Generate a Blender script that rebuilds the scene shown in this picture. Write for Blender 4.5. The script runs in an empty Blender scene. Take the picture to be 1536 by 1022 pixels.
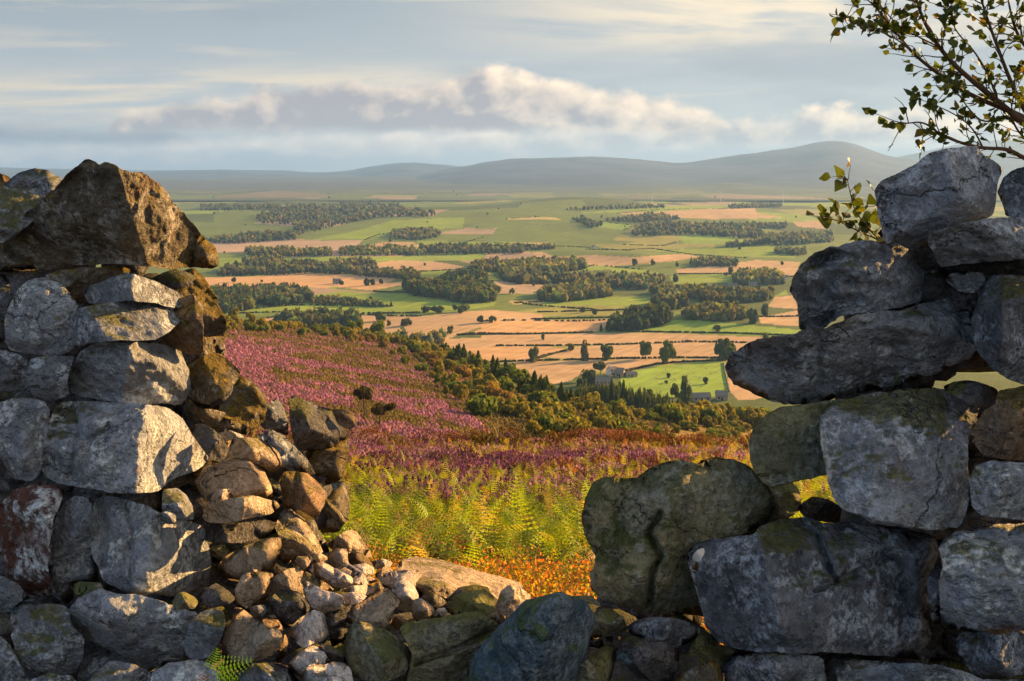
import bpy, bmesh, math, random
import numpy as np
from mathutils import Vector
from mathutils.geometry import delaunay_2d_cdt

# ------------------------------------------------------------------ camera, sky, sun, exposure
scene = bpy.context.scene
col = scene.collection
FPX = 1493.0            # focal length in photo pixels (35 mm on a 36 mm wide frame, photo 1536 px wide)
CU, CV = 768.0, 262.0   # principal point across, horizon row
cam_d = bpy.data.cameras.new('camera')
cam_d.sensor_width = 36.0
cam_d.lens = 36.0 * FPX / 1536.0
cam_d.shift_y = -(511.0 - CV) / 1536.0
cam_d.clip_start = 0.05
cam_d.clip_end = 60000.0
cam = bpy.data.objects.new('camera', cam_d)
cam.location = (0, 0, 0)
cam.rotation_euler = (math.radians(90), 0, 0)
col.objects.link(cam)
scene.camera = cam

SUN_AZ, SUN_EL = math.radians(55), math.radians(16)   # azimuth clockwise from straight ahead
sun_d = bpy.data.lights.new('sun', 'SUN')
sun_d.energy = 5.0
sun_d.angle = math.radians(0.6)
sun_d.color = (1.0, 0.56, 0.19)
sun = bpy.data.objects.new('sun', sun_d)
SDIR = Vector((math.sin(SUN_AZ) * math.cos(SUN_EL), math.cos(SUN_AZ) * math.cos(SUN_EL), math.sin(SUN_EL)))
sun.rotation_euler = SDIR.to_track_quat('Z', 'Y').to_euler()
sun.location = (30, 20, 20)
col.objects.link(sun)

scene.view_settings.view_transform = 'Standard'
scene.view_settings.look = 'None'
scene.view_settings.exposure = 1.8
scene.view_settings.gamma = 1.0
scene.render.engine = 'CYCLES'
cy = scene.cycles
cy.use_denoising = True
cy.use_adaptive_sampling = True
cy.adaptive_threshold = 0.02
cy.max_bounces = 6
cy.diffuse_bounces = 3
cy.glossy_bounces = 2
cy.transmission_bounces = 4
cy.transparent_max_bounces = 8
cy.volume_bounces = 1
cy.sample_clamp_indirect = 6.0


class NT:
    """small wrapper that builds shader nodes"""
    def __init__(self, tree):
        self.t = tree
        tree.nodes.clear()

    def n(self, kind, **kw):
        nd = self.t.nodes.new(kind)
        for k, v in kw.items():
            setattr(nd, k, v)
        return nd

    def put(self, sock, val):
        if val is None:
            return
        if isinstance(val, bpy.types.NodeSocket):
            self.t.links.new(val, sock)
        elif isinstance(val, (tuple, list)) and len(val) == 3 and sock.type == 'RGBA':
            sock.default_value = (val[0], val[1], val[2], 1.0)
        else:
            sock.default_value = val

    def math(self, op, a, b=None, c=None, clamp=False):
        m = self.n('ShaderNodeMath', operation=op, use_clamp=clamp)
        for i, v in enumerate((a, b, c)):
            if v is not None:
                self.put(m.inputs[i], v)
        return m.outputs[0]

    def vmath(self, op, a, b=None, scale=None):
        m = self.n('ShaderNodeVectorMath', operation=op)
        self.put(m.inputs[0], a)
        if b is not None:
            self.put(m.inputs[1], b)
        if scale is not None:
            self.put(m.inputs['Scale'], scale)
        return m.outputs[0]

    def xyz(self, x, y, z):
        m = self.n('ShaderNodeCombineXYZ')
        for i, v in enumerate((x, y, z)):
            self.put(m.inputs[i], v)
        return m.outputs[0]

    def noise(self, vec, scale, detail=6.0, rough=0.55, dist=0.0, color=False):
        m = self.n('ShaderNodeTexNoise', noise_dimensions='3D')
        self.put(m.inputs['Vector'], vec)
        m.inputs['Scale'].default_value = scale
        m.inputs['Detail'].default_value = detail
        m.inputs['Roughness'].default_value = rough
        m.inputs['Distortion'].default_value = dist
        return m.outputs['Color' if color else 'Fac']

    def voronoi(self, vec, scale, feature='F1', out='Distance', rand=1.0):
        m = self.n('ShaderNodeTexVoronoi', feature=feature)
        self.put(m.inputs['Vector'], vec)
        m.inputs['Scale'].default_value = scale
        m.inputs['Randomness'].default_value = rand
        return m.outputs[out]

    def mix(self, fac, a, b, blend='MIX'):
        m = self.n('ShaderNodeMix', data_type='RGBA', blend_type=blend)
        m.clamp_factor = True
        self.put(m.inputs[0], fac)
        self.put(m.inputs[6], a)
        self.put(m.inputs[7], b)
        return m.outputs[2]

    def smooth(self, val, lo, hi, to0=0.0, to1=1.0):
        m = self.n('ShaderNodeMapRange', interpolation_type='SMOOTHSTEP')
        self.put(m.inputs['Value'], val)
        self.put(m.inputs['From Min'], lo)
        self.put(m.inputs['From Max'], hi)
        m.inputs['To Min'].default_value = to0
        m.inputs['To Max'].default_value = to1
        return m.outputs[0]

    def curve(self, val, pts, x0, x1, y0, y1):
        """piecewise smooth function of val through pts, by a float curve on a normalised range"""
        f = self.n('ShaderNodeFloatCurve')
        c = f.mapping.curves[0]
        q = sorted([((x - x0) / (x1 - x0), (y - y0) / (y1 - y0)) for x, y in pts])
        c.points[0].location = q[0]
        c.points[1].location = q[-1]
        for p in q[1:-1]:
            c.points.new(*p)
        f.mapping.update()
        self.put(f.inputs['Value'], self.math('DIVIDE', self.math('SUBTRACT', val, x0), x1 - x0, clamp=True))
        return self.math('MULTIPLY_ADD', f.outputs[0], y1 - y0, y0)


def build_world():
    w = bpy.data.worlds.new('World')
    scene.world = w
    w.use_nodes = True
    k = NT(w.node_tree)
    out = k.n('ShaderNodeOutputWorld')
    bg = k.n('ShaderNodeBackground')
    bg.inputs['Strength'].default_value = 0.066
    k.t.links.new(bg.outputs[0], out.inputs['Surface'])
    tc = k.n('ShaderNodeTexCoord')
    d = tc.outputs['Generated']
    sep = k.n('ShaderNodeSeparateXYZ')
    k.put(sep.inputs[0], d)
    x, y, z = sep.outputs
    az = k.math('ARCTAN2', x, y)
    hyp = k.math('SQRT', k.math('ADD', k.math('MULTIPLY', x, x), k.math('MULTIPLY', y, y)))
    el = k.math('DIVIDE', z, k.math('MAXIMUM', hyp, 0.05))
    sky = k.n('ShaderNodeTexSky', sky_type='NISHITA')
    sky.sun_disc = False
    sky.sun_elevation = SUN_EL
    sky.sun_rotation = SUN_AZ
    sky.altitude = 300
    sky.air_density = 1.0
    sky.dust_density = 2.0
    sky.ozone_density = 1.5
    # thin high cloud veils everything: a pale layer, brighter towards the sun, broken by streaks
    P = k.xyz(az, el, 0.0)
    streak = k.noise(k.xyz(k.math('MULTIPLY', az, 2.2), k.math('MULTIPLY_ADD', el, 15.0, k.math('MULTIPLY', az, 1.2)), 3.1), 1.7, 7, 0.55, 0.4)
    streak2 = k.noise(k.xyz(k.math('MULTIPLY', az, 3.0), k.math('MULTIPLY_ADD', el, 34.0, k.math('MULTIPLY', az, -2.0)), 9.7), 1.6, 8, 0.6, 0.3)
    sunward = k.smooth(az, -0.75, 0.75)
    veil = k.mix(sunward, (1.35, 1.63, 1.86), (2.5, 2.63, 2.66))
    lowpale = k.smooth(el, 0.20, 0.03)
    veil = k.mix(k.math('MULTIPLY', lowpale, 0.75), veil, (2.7, 2.85, 2.95))
    # the veil is thickest low down; overhead the clear blue shows through
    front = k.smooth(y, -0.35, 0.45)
    veil = k.mix(k.math('MULTIPLY', k.smooth(y, 0.1, -0.6), k.smooth(el, -0.05, 0.1)), veil, k.mix(k.smooth(el, 0.1, 1.6), (2.9, 3.5, 4.4), (9.0, 10.8, 13.4)))  # sky behind the camera brightened, an added fill for the shaded stone faces
    cover = k.math('MULTIPLY', k.smooth(el, 1.3, 0.18), k.math('MULTIPLY_ADD', front, 0.33, 0.63))
    veil = k.mix(k.smooth(el, 0.35, 0.9), veil, (1.5, 2.2, 3.3))
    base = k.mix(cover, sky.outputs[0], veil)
    cream = k.mix(sunward, (3.8, 3.2, 2.4), (5.2, 4.3, 3.1))
    # where the streaks sit: a yellow band low on one side, broad cream streaks high on the sunny side
    bandA = k.math('MULTIPLY', k.smooth(k.math('ABSOLUTE', k.math('SUBTRACT', el, k.math('MULTIPLY_ADD', az, 0.045, 0.088))), 0.042, 0.004), k.smooth(az, 0.02, -0.16))
    bandB = k.math('MULTIPLY', k.smooth(el, 0.105, 0.15), k.smooth(az, -0.14, 0.2))
    bandC = k.math('MULTIPLY', k.smooth(k.math('ABSOLUTE', k.math('SUBTRACT', el, 0.122)), 0.02, 0.0), 0.35)
    sA = k.math('MULTIPLY', bandA, k.smooth(streak2, 0.36, 0.60))
    sB = k.math('MULTIPLY', bandB, k.smooth(streak, 0.37, 0.58))
    sC = k.math('MULTIPLY', bandC, k.smooth(streak2, 0.5, 0.66))
    sD = k.math('MULTIPLY', k.smooth(streak2, 0.55, 0.72), 0.35)
    st = k.math('MAXIMUM', k.math('MAXIMUM', sA, sB), k.math('MAXIMUM', sC, sD))
    base = k.mix(st, base, cream)
    # grey upper veil
    dk = k.math('MULTIPLY', k.smooth(k.noise(k.xyz(k.math('MULTIPLY', az, 2.0), k.math('MULTIPLY', el, 9.0), 5.0), 1.5, 6, 0.55), 0.44, 0.64), 0.55)
    base = k.mix(dk, base, (1.5, 1.75, 2.0))

    warp = k.vmath('SCALE', k.vmath('SUBTRACT', k.noise(P, 26.0, 5, 0.6, color=True), (0.5, 0.5, 0.5)), scale=0.012)
    Q = k.vmath('ADD', P, warp)

    def bank(base, top, bot, amp, sc, grey, light, light_curve, soft=0.008, seed=0.0, botamp=0.012):
        T = k.curve(az, top, -0.62, 0.62, -0.05, 0.25)
        B = k.curve(az, bot, -0.62, 0.62, -0.05, 0.25)
        q = k.vmath('ADD', k.vmath('MULTIPLY', Q, (1.0, 1.35, 1.0)), (seed, seed * 0.7, seed))
        n1 = k.noise(q, sc, 9, 0.58)
        cell = k.voronoi(k.vmath('ADD', q, k.vmath('SCALE', k.noise(q, sc * 2.5, 4, 0.6, color=True), scale=0.02)), sc * 1.9, 'SMOOTH_F1')
        puff = k.math('SUBTRACT', k.math('MULTIPLY', n1, 1.3), k.math('MULTIPLY', cell, 0.55))
        edge = k.math('MULTIPLY_ADD', k.math('SUBTRACT', puff, 0.36), amp, T)
        a = k.smooth(k.math('SUBTRACT', edge, el), -soft * 0.4, soft)
        nb = k.noise(k.vmath('MULTIPLY', q, (1, 1.6, 1)), sc * 0.8, 6, 0.6)
        b = k.smooth(k.math('SUBTRACT', el, k.math('MULTIPLY_ADD', k.math('SUBTRACT', nb, 0.5), botamp * 2.6, B)), 0.0, soft * 1.2)
        dens = k.math('MULTIPLY', a, b)
        # self shading of the cloud: difference of its own thickness towards the sun
        q2 = k.vmath('ADD', q, (0.016, 0.013, 0.0))
        n2 = k.noise(q2, sc, 6, 0.55)
        n1b = k.noise(q, sc, 6, 0.55)
        rel = k.math('MULTIPLY', k.math('SUBTRACT', n1b, n2), 2.6)
        hgt = k.math('DIVIDE', k.math('SUBTRACT', el, B), k.math('MAXIMUM', k.math('SUBTRACT', edge, B), 0.01), clamp=True)
        lc = k.curve(az, light_curve, -0.62, 0.62, -1.0, 1.0)
        L = k.math('ADD', k.math('ADD', rel, lc), k.math('MULTIPLY', k.math('POWER', hgt, 2.2), 0.62), clamp=True)
        c = k.mix(L, grey, light)
        return k.mix(dens, base, c)

    def uv(u, v):
        return (math.atan2(u - CU, FPX), (CV - v) / math.hypot(FPX, u - CU))

    def pts(seq):
        return [uv(u, v) for u, v in seq]
    N_ = [(-0.62, -0.03)]
    # pale bank low above the hills, all the way round
    base = bank(base, pts([(-150, 215), (240, 212), (480, 200), (760, 192), (1000, 185), (1130, 190), (1250, 180), (1400, 200), (1650, 205)]),
                pts([(-150, 250), (500, 246), (900, 240), (1300, 235), (1650, 235)]), 0.022, 17.0, (2.7, 2.6, 2.6), (5.4, 4.6, 3.75),
                [(-0.62, 0.05), (-0.2, 0.25), (0.1, 0.3), (0.3, 0.35), (0.62, 0.4)], soft=0.012, seed=3.3, botamp=0.02)
    # bright bank over the right-hand hill
    base = bank(base, pts([(-150, 275), (860, 270), (960, 228), (1010, 196), (1060, 186), (1150, 180), (1230, 172), (1310, 162), (1400, 170), (1500, 176), (1700, 190)]),
                pts([(-150, 265), (900, 228), (1100, 226), (1300, 220), (1650, 222)]), 0.03, 20.0, (2.3, 2.2, 2.3), (6.2, 4.9, 3.5),
                [(-0.62, 0.0), (0.1, 0.05), (0.3, 0.15), (0.62, 0.2)], seed=1.7)
    # grey bank on the left
    base = bank(base, pts([(-180, 178), (0, 186), (120, 190), (200, 188), (262, 196), (330, 236), (420, 275), (1700, 290)]),
                pts([(-180, 236), (0, 232), (200, 230), (300, 226), (1650, 255)]), 0.018, 15.0, (1.3, 1.42, 1.65), (2.7, 2.5, 2.4),
                [(-0.62, -0.3), (-0.3, -0.2), (0.0, -0.1), (0.62, 0.0)], soft=0.014, seed=6.1)
    # the long cumulus
    base = bank(base, pts([(-180, 300), (120, 240), (200, 166), (300, 152), (360, 144), (390, 122), (440, 126), (520, 130), (585, 130), (640, 120), (690, 110), (735, 104),
                           (800, 110), (860, 120), (930, 134), (1000, 146), (1050, 156), (1085, 180), (1130, 225), (1700, 300)]),
                pts([(-180, 260), (150, 215), (250, 206), (420, 206), (600, 203), (800, 203), (950, 210), (1060, 208), (1150, 216), (1700, 260)]),
                0.028, 19.0, (2.0, 1.84, 1.92), (6.0, 4.7, 3.4),
                [(-0.62, -0.15), (-0.3, -0.14), (-0.12, -0.12), (-0.03, -0.02), (0.05, 0.24), (0.14, 0.34), (0.22, 0.42), (0.62, 0.4)], soft=0.011, seed=0.4)
    # below the horizon: hazy ground tone
    base = k.mix(k.smooth(el, -0.02, -0.06), base, (1.2, 1.15, 1.0))
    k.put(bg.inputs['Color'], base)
    w.cycles.sampling_method = 'MANUAL'
    w.cycles.sample_map_resolution = 1024


build_world()

# ------------------------------------------------------------------ helpers
RNG = np.random.default_rng(7)


def _hash(ix, iy, iz, seed):
    h = (ix.astype(np.int64) * 374761393 + iy.astype(np.int64) * 668265263 + iz.astype(np.int64) * 2147483647 + seed * 1274126177) & 0xFFFFFFFF
    h = ((h ^ (h >> 13)) * 1274126177) & 0xFFFFFFFF
    h = ((h ^ (h >> 16)) * 2246822519) & 0xFFFFFFFF
    return (h ^ (h >> 15)) & 0xFFFFFFFF


_G = np.random.default_rng(1).normal(size=(64, 3))
_G /= np.linalg.norm(_G, axis=1)[:, None]


def perlin(p, seed=0):
    """gradient noise, p is (n,3); about -1..1"""
    i = np.floor(p).astype(np.int64)
    f = p - i
    w = f * f * f * (f * (f * 6 - 15) + 10)
    r = 0
    for dx in (0, 1):
        for dy in (0, 1):
            for dz in (0, 1):
                g = _G[_hash(i[:, 0] + dx, i[:, 1] + dy, i[:, 2] + dz, seed) & 63]
                v = g[:, 0] * (f[:, 0] - dx) + g[:, 1] * (f[:, 1] - dy) + g[:, 2] * (f[:, 2] - dz)
                ww = (w[:, 0] if dx else 1 - w[:, 0]) * (w[:, 1] if dy else 1 - w[:, 1]) * (w[:, 2] if dz else 1 - w[:, 2])
                r = r + v * ww
    return r * 1.5


def fbm(p, octaves=4, gain=0.5, seed=0, ridged=False):
    a, s, r = 1.0, 0.0, 0
    q = np.asarray(p, float)
    for o in range(octaves):
        v = perlin(q, seed + o * 17)
        if ridged:
            v = 1 - 2 * np.abs(v)
        r = r + a * v
        s += a
        a *= gain
        q = q * 2.03 + 11.7
    return r / s


def fbm2(x, y, scale, octaves=4, gain=0.5, seed=0):
    x = np.asarray(x, float)
    return fbm(np.stack([x * scale, np.asarray(y, float) * scale, np.full_like(x, 0.37 + seed)], -1), octaves, gain, seed)


def inside(px, py, poly):
    """even-odd test of points against a polygon"""
    c = np.zeros(len(px), bool)
    n = len(poly)
    for i in range(n):
        x1, y1 = poly[i]
        x2, y2 = poly[(i + 1) % n]
        if y1 == y2:
            continue
        hit = ((y1 > py) != (y2 > py)) & (px < (x2 - x1) * (py - y1) / (y2 - y1) + x1)
        c ^= hit
    return c


def seg_dist(px, py, poly, closed=True):
    d = np.full(len(px), 1e18)
    n = len(poly)
    for i in range(n if closed else n - 1):
        x1, y1 = poly[i]
        x2, y2 = poly[(i + 1) % n]
        dx, dy = x2 - x1, y2 - y1
        L = dx * dx + dy * dy + 1e-12
        t = np.clip(((px - x1) * dx + (py - y1) * dy) / L, 0, 1)
        d = np.minimum(d, (px - x1 - t * dx) ** 2 + (py - y1 - t * dy) ** 2)
    return np.sqrt(d)


def mesh_from(name, verts, faces, smooth=True, cols=None, colname='Col'):
    """faces: array (n,3) or (n,4), or a list of tuples"""
    me = bpy.data.meshes.new(name)
    verts = np.asarray(verts, np.float32)
    if isinstance(faces, np.ndarray):
        n, k = faces.shape
        me.vertices.add(len(verts))
        me.vertices.foreach_set('co', verts.ravel())
        me.loops.add(n * k)
        me.loops.foreach_set('vertex_index', faces.astype(np.int32).ravel())
        me.polygons.add(n)
        me.polygons.foreach_set('loop_start', np.arange(0, n * k, k, dtype=np.int32))
        me.update(calc_edges=True)
    else:
        me.from_pydata(verts.tolist(), [], faces)
    if smooth:
        me.polygons.foreach_set('use_smooth', np.ones(len(me.polygons), bool))
    if cols is not None:
        a = me.color_attributes.new(colname, 'FLOAT_COLOR', 'POINT')
        c = np.ones((len(verts), 4), np.float32)
        c[:, :3] = cols
        a.data.foreach_set('color', c.ravel())
    me.update()
    return me


def link(name, me, mat=None, parent=None, loc=(0, 0, 0)):
    o = bpy.data.objects.new(name, me)
    if mat is not None and me is not None and not me.materials:
        me.materials.append(mat)
    o.location = loc
    if parent is not None:
        o.parent = parent
    col.objects.link(o)
    return o


def tag(o, label=None, cat=None, group=None, kind=None):
    if label:
        o['label'] = label
    if cat:
        o['category'] = cat
    if group:
        o['group'] = group
    if kind:
        o['kind'] = kind
    return o


def px2pt(u, v, d):
    return np.stack([(np.asarray(u) - CU) / FPX * d, np.asarray(d) * 1.0, (CV - np.asarray(v)) / FPX * d], -1)


def reg(x0, y0, s):
    return lambda pts: [(x0 + x / s, y0 + y / s) for x, y in pts]


def pp(s):
    """'x,y x,y ...' to points"""
    return [tuple(float(q) for q in t.split(',')) for t in s.split()]


RG = {'A': (0, 220, 2.555), 'B': (0, 560, 2.2125), 'C': (250, 560, 2.554), 'D': (250, 740, 3.4133), 'E': (600, 680, 2.988),
      'F': (1060, 200, 2.4328), 'G': (1000, 560, 2.2127), 'H': (1200, 0, 2.69), 'V1': (320, 220, 3.339), 'V2': (760, 220, 3.2),
      'V3': (330, 440, 3.572), 'V4': (700, 440, 3.072), 'V5': (400, 420, 3.072), 'V6': (840, 500, 4.8), 'K': (860, 660, 3.4075),
      'S': (0, 0, 1.0)}


def rp(r, s):
    return reg(*RG[r])(pp(s))

# ------------------------------------------------------------------ materials
def principled(k, color, rough=0.9, spec=0.15, normal=None):
    b = k.n('ShaderNodeBsdfPrincipled')
    k.put(b.inputs['Base Color'], color)
    k.put(b.inputs['Roughness'], rough)
    k.put(b.inputs['Specular IOR Level'], spec)
    if normal is not None:
        k.put(b.inputs['Normal'], normal)
    return b.outputs[0]


def new_mat(name):
    m = bpy.data.materials.new(name)
    m.use_nodes = True
    k = NT(m.node_tree)
    out = k.n('ShaderNodeOutputMaterial')
    return m, k, out.inputs['Surface']


def bump(k, height, strength, dist, normal=None):
    b = k.n('ShaderNodeBump')
    b.inputs['Strength'].default_value = strength
    b.inputs['Distance'].default_value = dist
    k.put(b.inputs['Height'], height)
    if normal is not None:
        k.put(b.inputs['Normal'], normal)
    return b.outputs[0]


def attr_col(k, name='Col'):
    a = k.n('ShaderNodeAttribute')
    a.attribute_name = name
    return a.outputs['Color']


def leaf_mat(name, trans=0.35, rough=0.6, tint=(1, 1, 1), spec=0.2):
    m, k, out = new_mat(name)
    c = k.mix(1.0, attr_col(k), tint, 'MULTIPLY')
    a = principled(k, c, rough, spec)
    t = k.n('ShaderNodeBsdfTranslucent')
    k.put(t.inputs['Color'], k.mix(1.0, c, (1.5, 1.35, 0.6), 'MULTIPLY'))
    mx = k.n('ShaderNodeMixShader')
    mx.inputs[0].default_value = trans
    k.t.links.new(a, mx.inputs[1])
    k.t.links.new(t.outputs[0], mx.inputs[2])
    k.put(out, mx.outputs[0])
    return m


def flat_mat(name, color, var=0.25, scale=3.0, rough=0.9, bumpd=0.0, spec=0.2):
    m, k, out = new_mat(name)
    tc = k.n('ShaderNodeTexCoord').outputs['Object']
    n = k.noise(tc, scale, 6, 0.6)
    c = k.mix(n, tuple(v * (1 - var) for v in color), tuple(v * (1 + var) for v in color))
    nm = bump(k, k.noise(tc, scale * 4, 5, 0.6), 0.6, bumpd) if bumpd else None
    k.put(out, principled(k, c, rough, spec, nm))
    return m


def terrain_mat(name, fine, fine_amt, bumpd, stripes=False):
    m, k, out = new_mat(name)
    tc = k.n('ShaderNodeNewGeometry').outputs['Position']
    c = attr_col(k)
    n = k.noise(k.vmath('MULTIPLY', tc, (1, 1, 0.3)), fine, 7, 0.62)
    n2 = k.noise(k.vmath('MULTIPLY', tc, (1, 1, 0.3)), fine * 0.11, 4, 0.6)
    f = k.math('ADD', k.math('MULTIPLY', k.math('SUBTRACT', n, 0.5), fine_amt * 2), k.math('MULTIPLY', k.math('SUBTRACT', n2, 0.5), fine_amt * 1.6))
    if stripes:
        # drilling lines and tramlines, turning from one stretch of land to the next
        wob = k.noise(k.vmath('MULTIPLY', tc, (1, 1, 0)), 0.0022, 2, 0.4)
        ang = k.math('MULTIPLY', wob, 5.0)
        vr = k.n('ShaderNodeVectorRotate', rotation_type='Z_AXIS')
        k.put(vr.inputs['Vector'], k.vmath('MULTIPLY', tc, (1, 1, 0)))
        k.put(vr.inputs['Angle'], 0.5)
        st = k.noise(k.vmath('MULTIPLY', vr.outputs[0], (0.9, 0.045, 1)), 0.22, 4, 0.6)
        st2 = k.noise(k.vmath('MULTIPLY', tc, (0.012, 0.11, 1)), 0.5, 5, 0.6)
        f = k.math('ADD', f, k.math('MULTIPLY', k.math('SUBTRACT', st, 0.5), 0.9))
        f = k.math('ADD', f, k.math('MULTIPLY', k.math('SUBTRACT', st2, 0.5), 0.55))
    c2 = k.mix(1.0, c, k.math('ADD', f, 1.0), 'MULTIPLY')
    nm = bump(k, n, 0.7, bumpd) if bumpd else None
    k.put(out, principled(k, c2, 0.95, 0.05, nm))
    return m


# ------------------------------------------------------------------ the land
_by = np.log(np.array([300, 500, 620, 760, 1000, 1600, 2500, 3500, 5000, 7000, 9000, 12000, 18000, 30000.]))
_bz = np.array([-128, -150, -157, -161, -166, -166, -157, -136, -114, -92, -60, -20, 30, 60.])


def at_px(u, v, d):
    return ((u - CU) / FPX * d, d, (CV - v) / FPX * d)


MOUNDS = [  # (u, distance, height, radius across, radius along)
    (690, 1500, 17, 75, 120), (1062, 1110, 4, 75, 60), (800, 3300, 34, 420, 800), (880, 3900, 26, 250, 500), (560, 2700, 12, 250, 350),
    (620, 1330, 6, 60, 70), (1000, 2550, 12, 160, 200), (860, 2000, 8, 80, 90), (950, 1900, 9, 60, 90), (1120, 2200, 10, 150, 160),
    (700, 1120, 5, 70, 90), (480, 1900, 8, 160, 150), (420, 3400, 20, 400, 500), (1080, 3300, 20, 260, 350), (760, 1700, 7, 90, 110)]


def zv(x, y):
    x = np.asarray(x, float)
    y = np.asarray(y, float)
    z = np.interp(np.log(np.maximum(y, 300)), _by, _bz)
    a = np.interp(y, [700, 1200, 2500, 5000, 9000], [0.4, 2.2, 7, 16, 30])
    s = x * 0 + 1
    z = z + a * fbm2(x, y * 0.8, 1 / 420.0, 3, 0.45, 3) * np.interp(y, [1000, 3000, 4500], [1, 1, 0.4]) * s
    z = z + np.interp(y, [700, 1100, 2500, 5000], [.5, 1.9, 3.6, 5]) * fbm2(x, y * .7, 1 / 170.0, 2, .45, 13)
    z = z + np.interp(y, [2500, 5000, 9000], [0, 14, 34]) * fbm2(x, y, 1 / 1500.0, 3, 0.5, 8)
    for (u, d, h, rx, ry) in MOUNDS:
        mx = (u - CU) / FPX * d
        q = ((x - mx) / rx) ** 2 + ((y - d) / ry) ** 2
        z = z + h * np.exp(-q)
    return z


SPUR = (-22.2, -0.1514, -0.186)     # moor shoulder: z = a + b*y + c*x
_su = [-400, 0, 200, 340, 430, 500, 560, 600, 650, 700, 760, 800, 860, 950, 1050, 1150, 1300, 1700]
_sv = [440, 455, 470, 483, 491, 497, 504, 514, 533, 551, 575, 590, 606, 620, 628, 636, 645, 660]


def spur_edge(u):
    """distance at which the moor shoulder breaks away to the valley, seen at photo column u"""
    v = np.interp(u, _su, _sv)
    t = (np.asarray(u) - CU) / FPX
    g = -(SPUR[1] + SPUR[2] * t)
    return np.clip(22.2 / ((v - CV) / FPX - g), 150, 640)


def zspur(x, y):
    x = np.asarray(x, float)
    y = np.asarray(y, float)
    u = CU + x / np.maximum(y, 1) * FPX
    e = spur_edge(u)
    z = SPUR[0] + SPUR[1] * y + SPUR[2] * x
    z = z + 0.9 * fbm2(x, y, 1 / 38.0, 4, 0.5, 21) * np.clip((y - 60) / 60, 0, 1)
    over = np.maximum(y - (e - 12), 0)
    return z - 0.5 * over * np.clip(over / 40, 0, 1)


_ny = np.array([-6, 1.85, 2.9, 5, 8, 12, 20, 26.5, 34, 60, 100])
_nz = np.array([-1.12, -1.12, -1.5, -2.12, -3.05, -4.08, -5.88, -7.32, -10.2, -21.0, -42])


def znear(x, y):
    x = np.asarray(x, float)
    y = np.asarray(y, float)
    z = np.interp(y, _ny, _nz)
    amp = np.interp(y, [2, 6, 20, 26], [0.02, 0.09, 0.18, 0.2])
    z = z + amp * fbm2(x, y, 1 / 3.0, 3, 0.5, 31)
    z = z - 0.012 * np.clip(x - 1, 0, 50) * np.clip((y - 8) / 10, 0, 1) + 0.02 * np.clip(-x - 2.0, 0, 30) * np.clip((y - 8) / 10, 0, 1)
    return z


_TT = np.linspace(-.62, .62, 700)
_TY = np.linspace(math.log(300), math.log(15500), 520)
_g1, _g2 = np.meshgrid(_TT, np.exp(_TY))
_TZ = zv((_g1 * _g2).ravel(), _g2.ravel()).reshape(_g1.shape)
zv_exact = zv


def zv(x, y):
    """the same land, read from a table (quick enough for thousands of sight lines)"""
    x, y = np.asarray(x, float), np.asarray(y, float)
    a = np.clip((x / y - _TT[0]) / (_TT[1] - _TT[0]), 0, len(_TT) - 1.001)
    b = np.clip((np.log(y) - _TY[0]) / (_TY[1] - _TY[0]), 0, len(_TY) - 1.001)
    i, j = a.astype(int), b.astype(int)
    a, b = a - i, b - j
    return (_TZ[j, i] * (1 - a) + _TZ[j, i + 1] * a) * (1 - b) + (_TZ[j + 1, i] * (1 - a) + _TZ[j + 1, i + 1] * a) * b


def hit(u, v, f=zv, y0=430.0, y1=15000.0, n=900):
    """where the view line through photo pixel (u, v) meets the land"""
    u = np.atleast_1d(np.asarray(u, float))
    v = np.atleast_1d(np.asarray(v, float))
    ys = np.geomspace(y0, y1, n)
    out = np.full((len(u), 3), np.nan)
    for i in range(len(u)):
        xs = (u[i] - CU) / FPX * ys
        zl = (CV - v[i]) / FPX * ys
        zz = f(xs, ys) - zl
        k = np.argmax(zz >= 0)
        if zz[k] < 0:
            continue
        if k > 0:
            t = -zz[k - 1] / (zz[k] - zz[k - 1] + 1e-9)
            y = ys[k - 1] + t * (ys[k] - ys[k - 1])
        else:
            y = ys[0]
        x = (u[i] - CU) / FPX * y
        out[i] = (x, y, f(np.array([x]), np.array([y]))[0])
    return out


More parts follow.
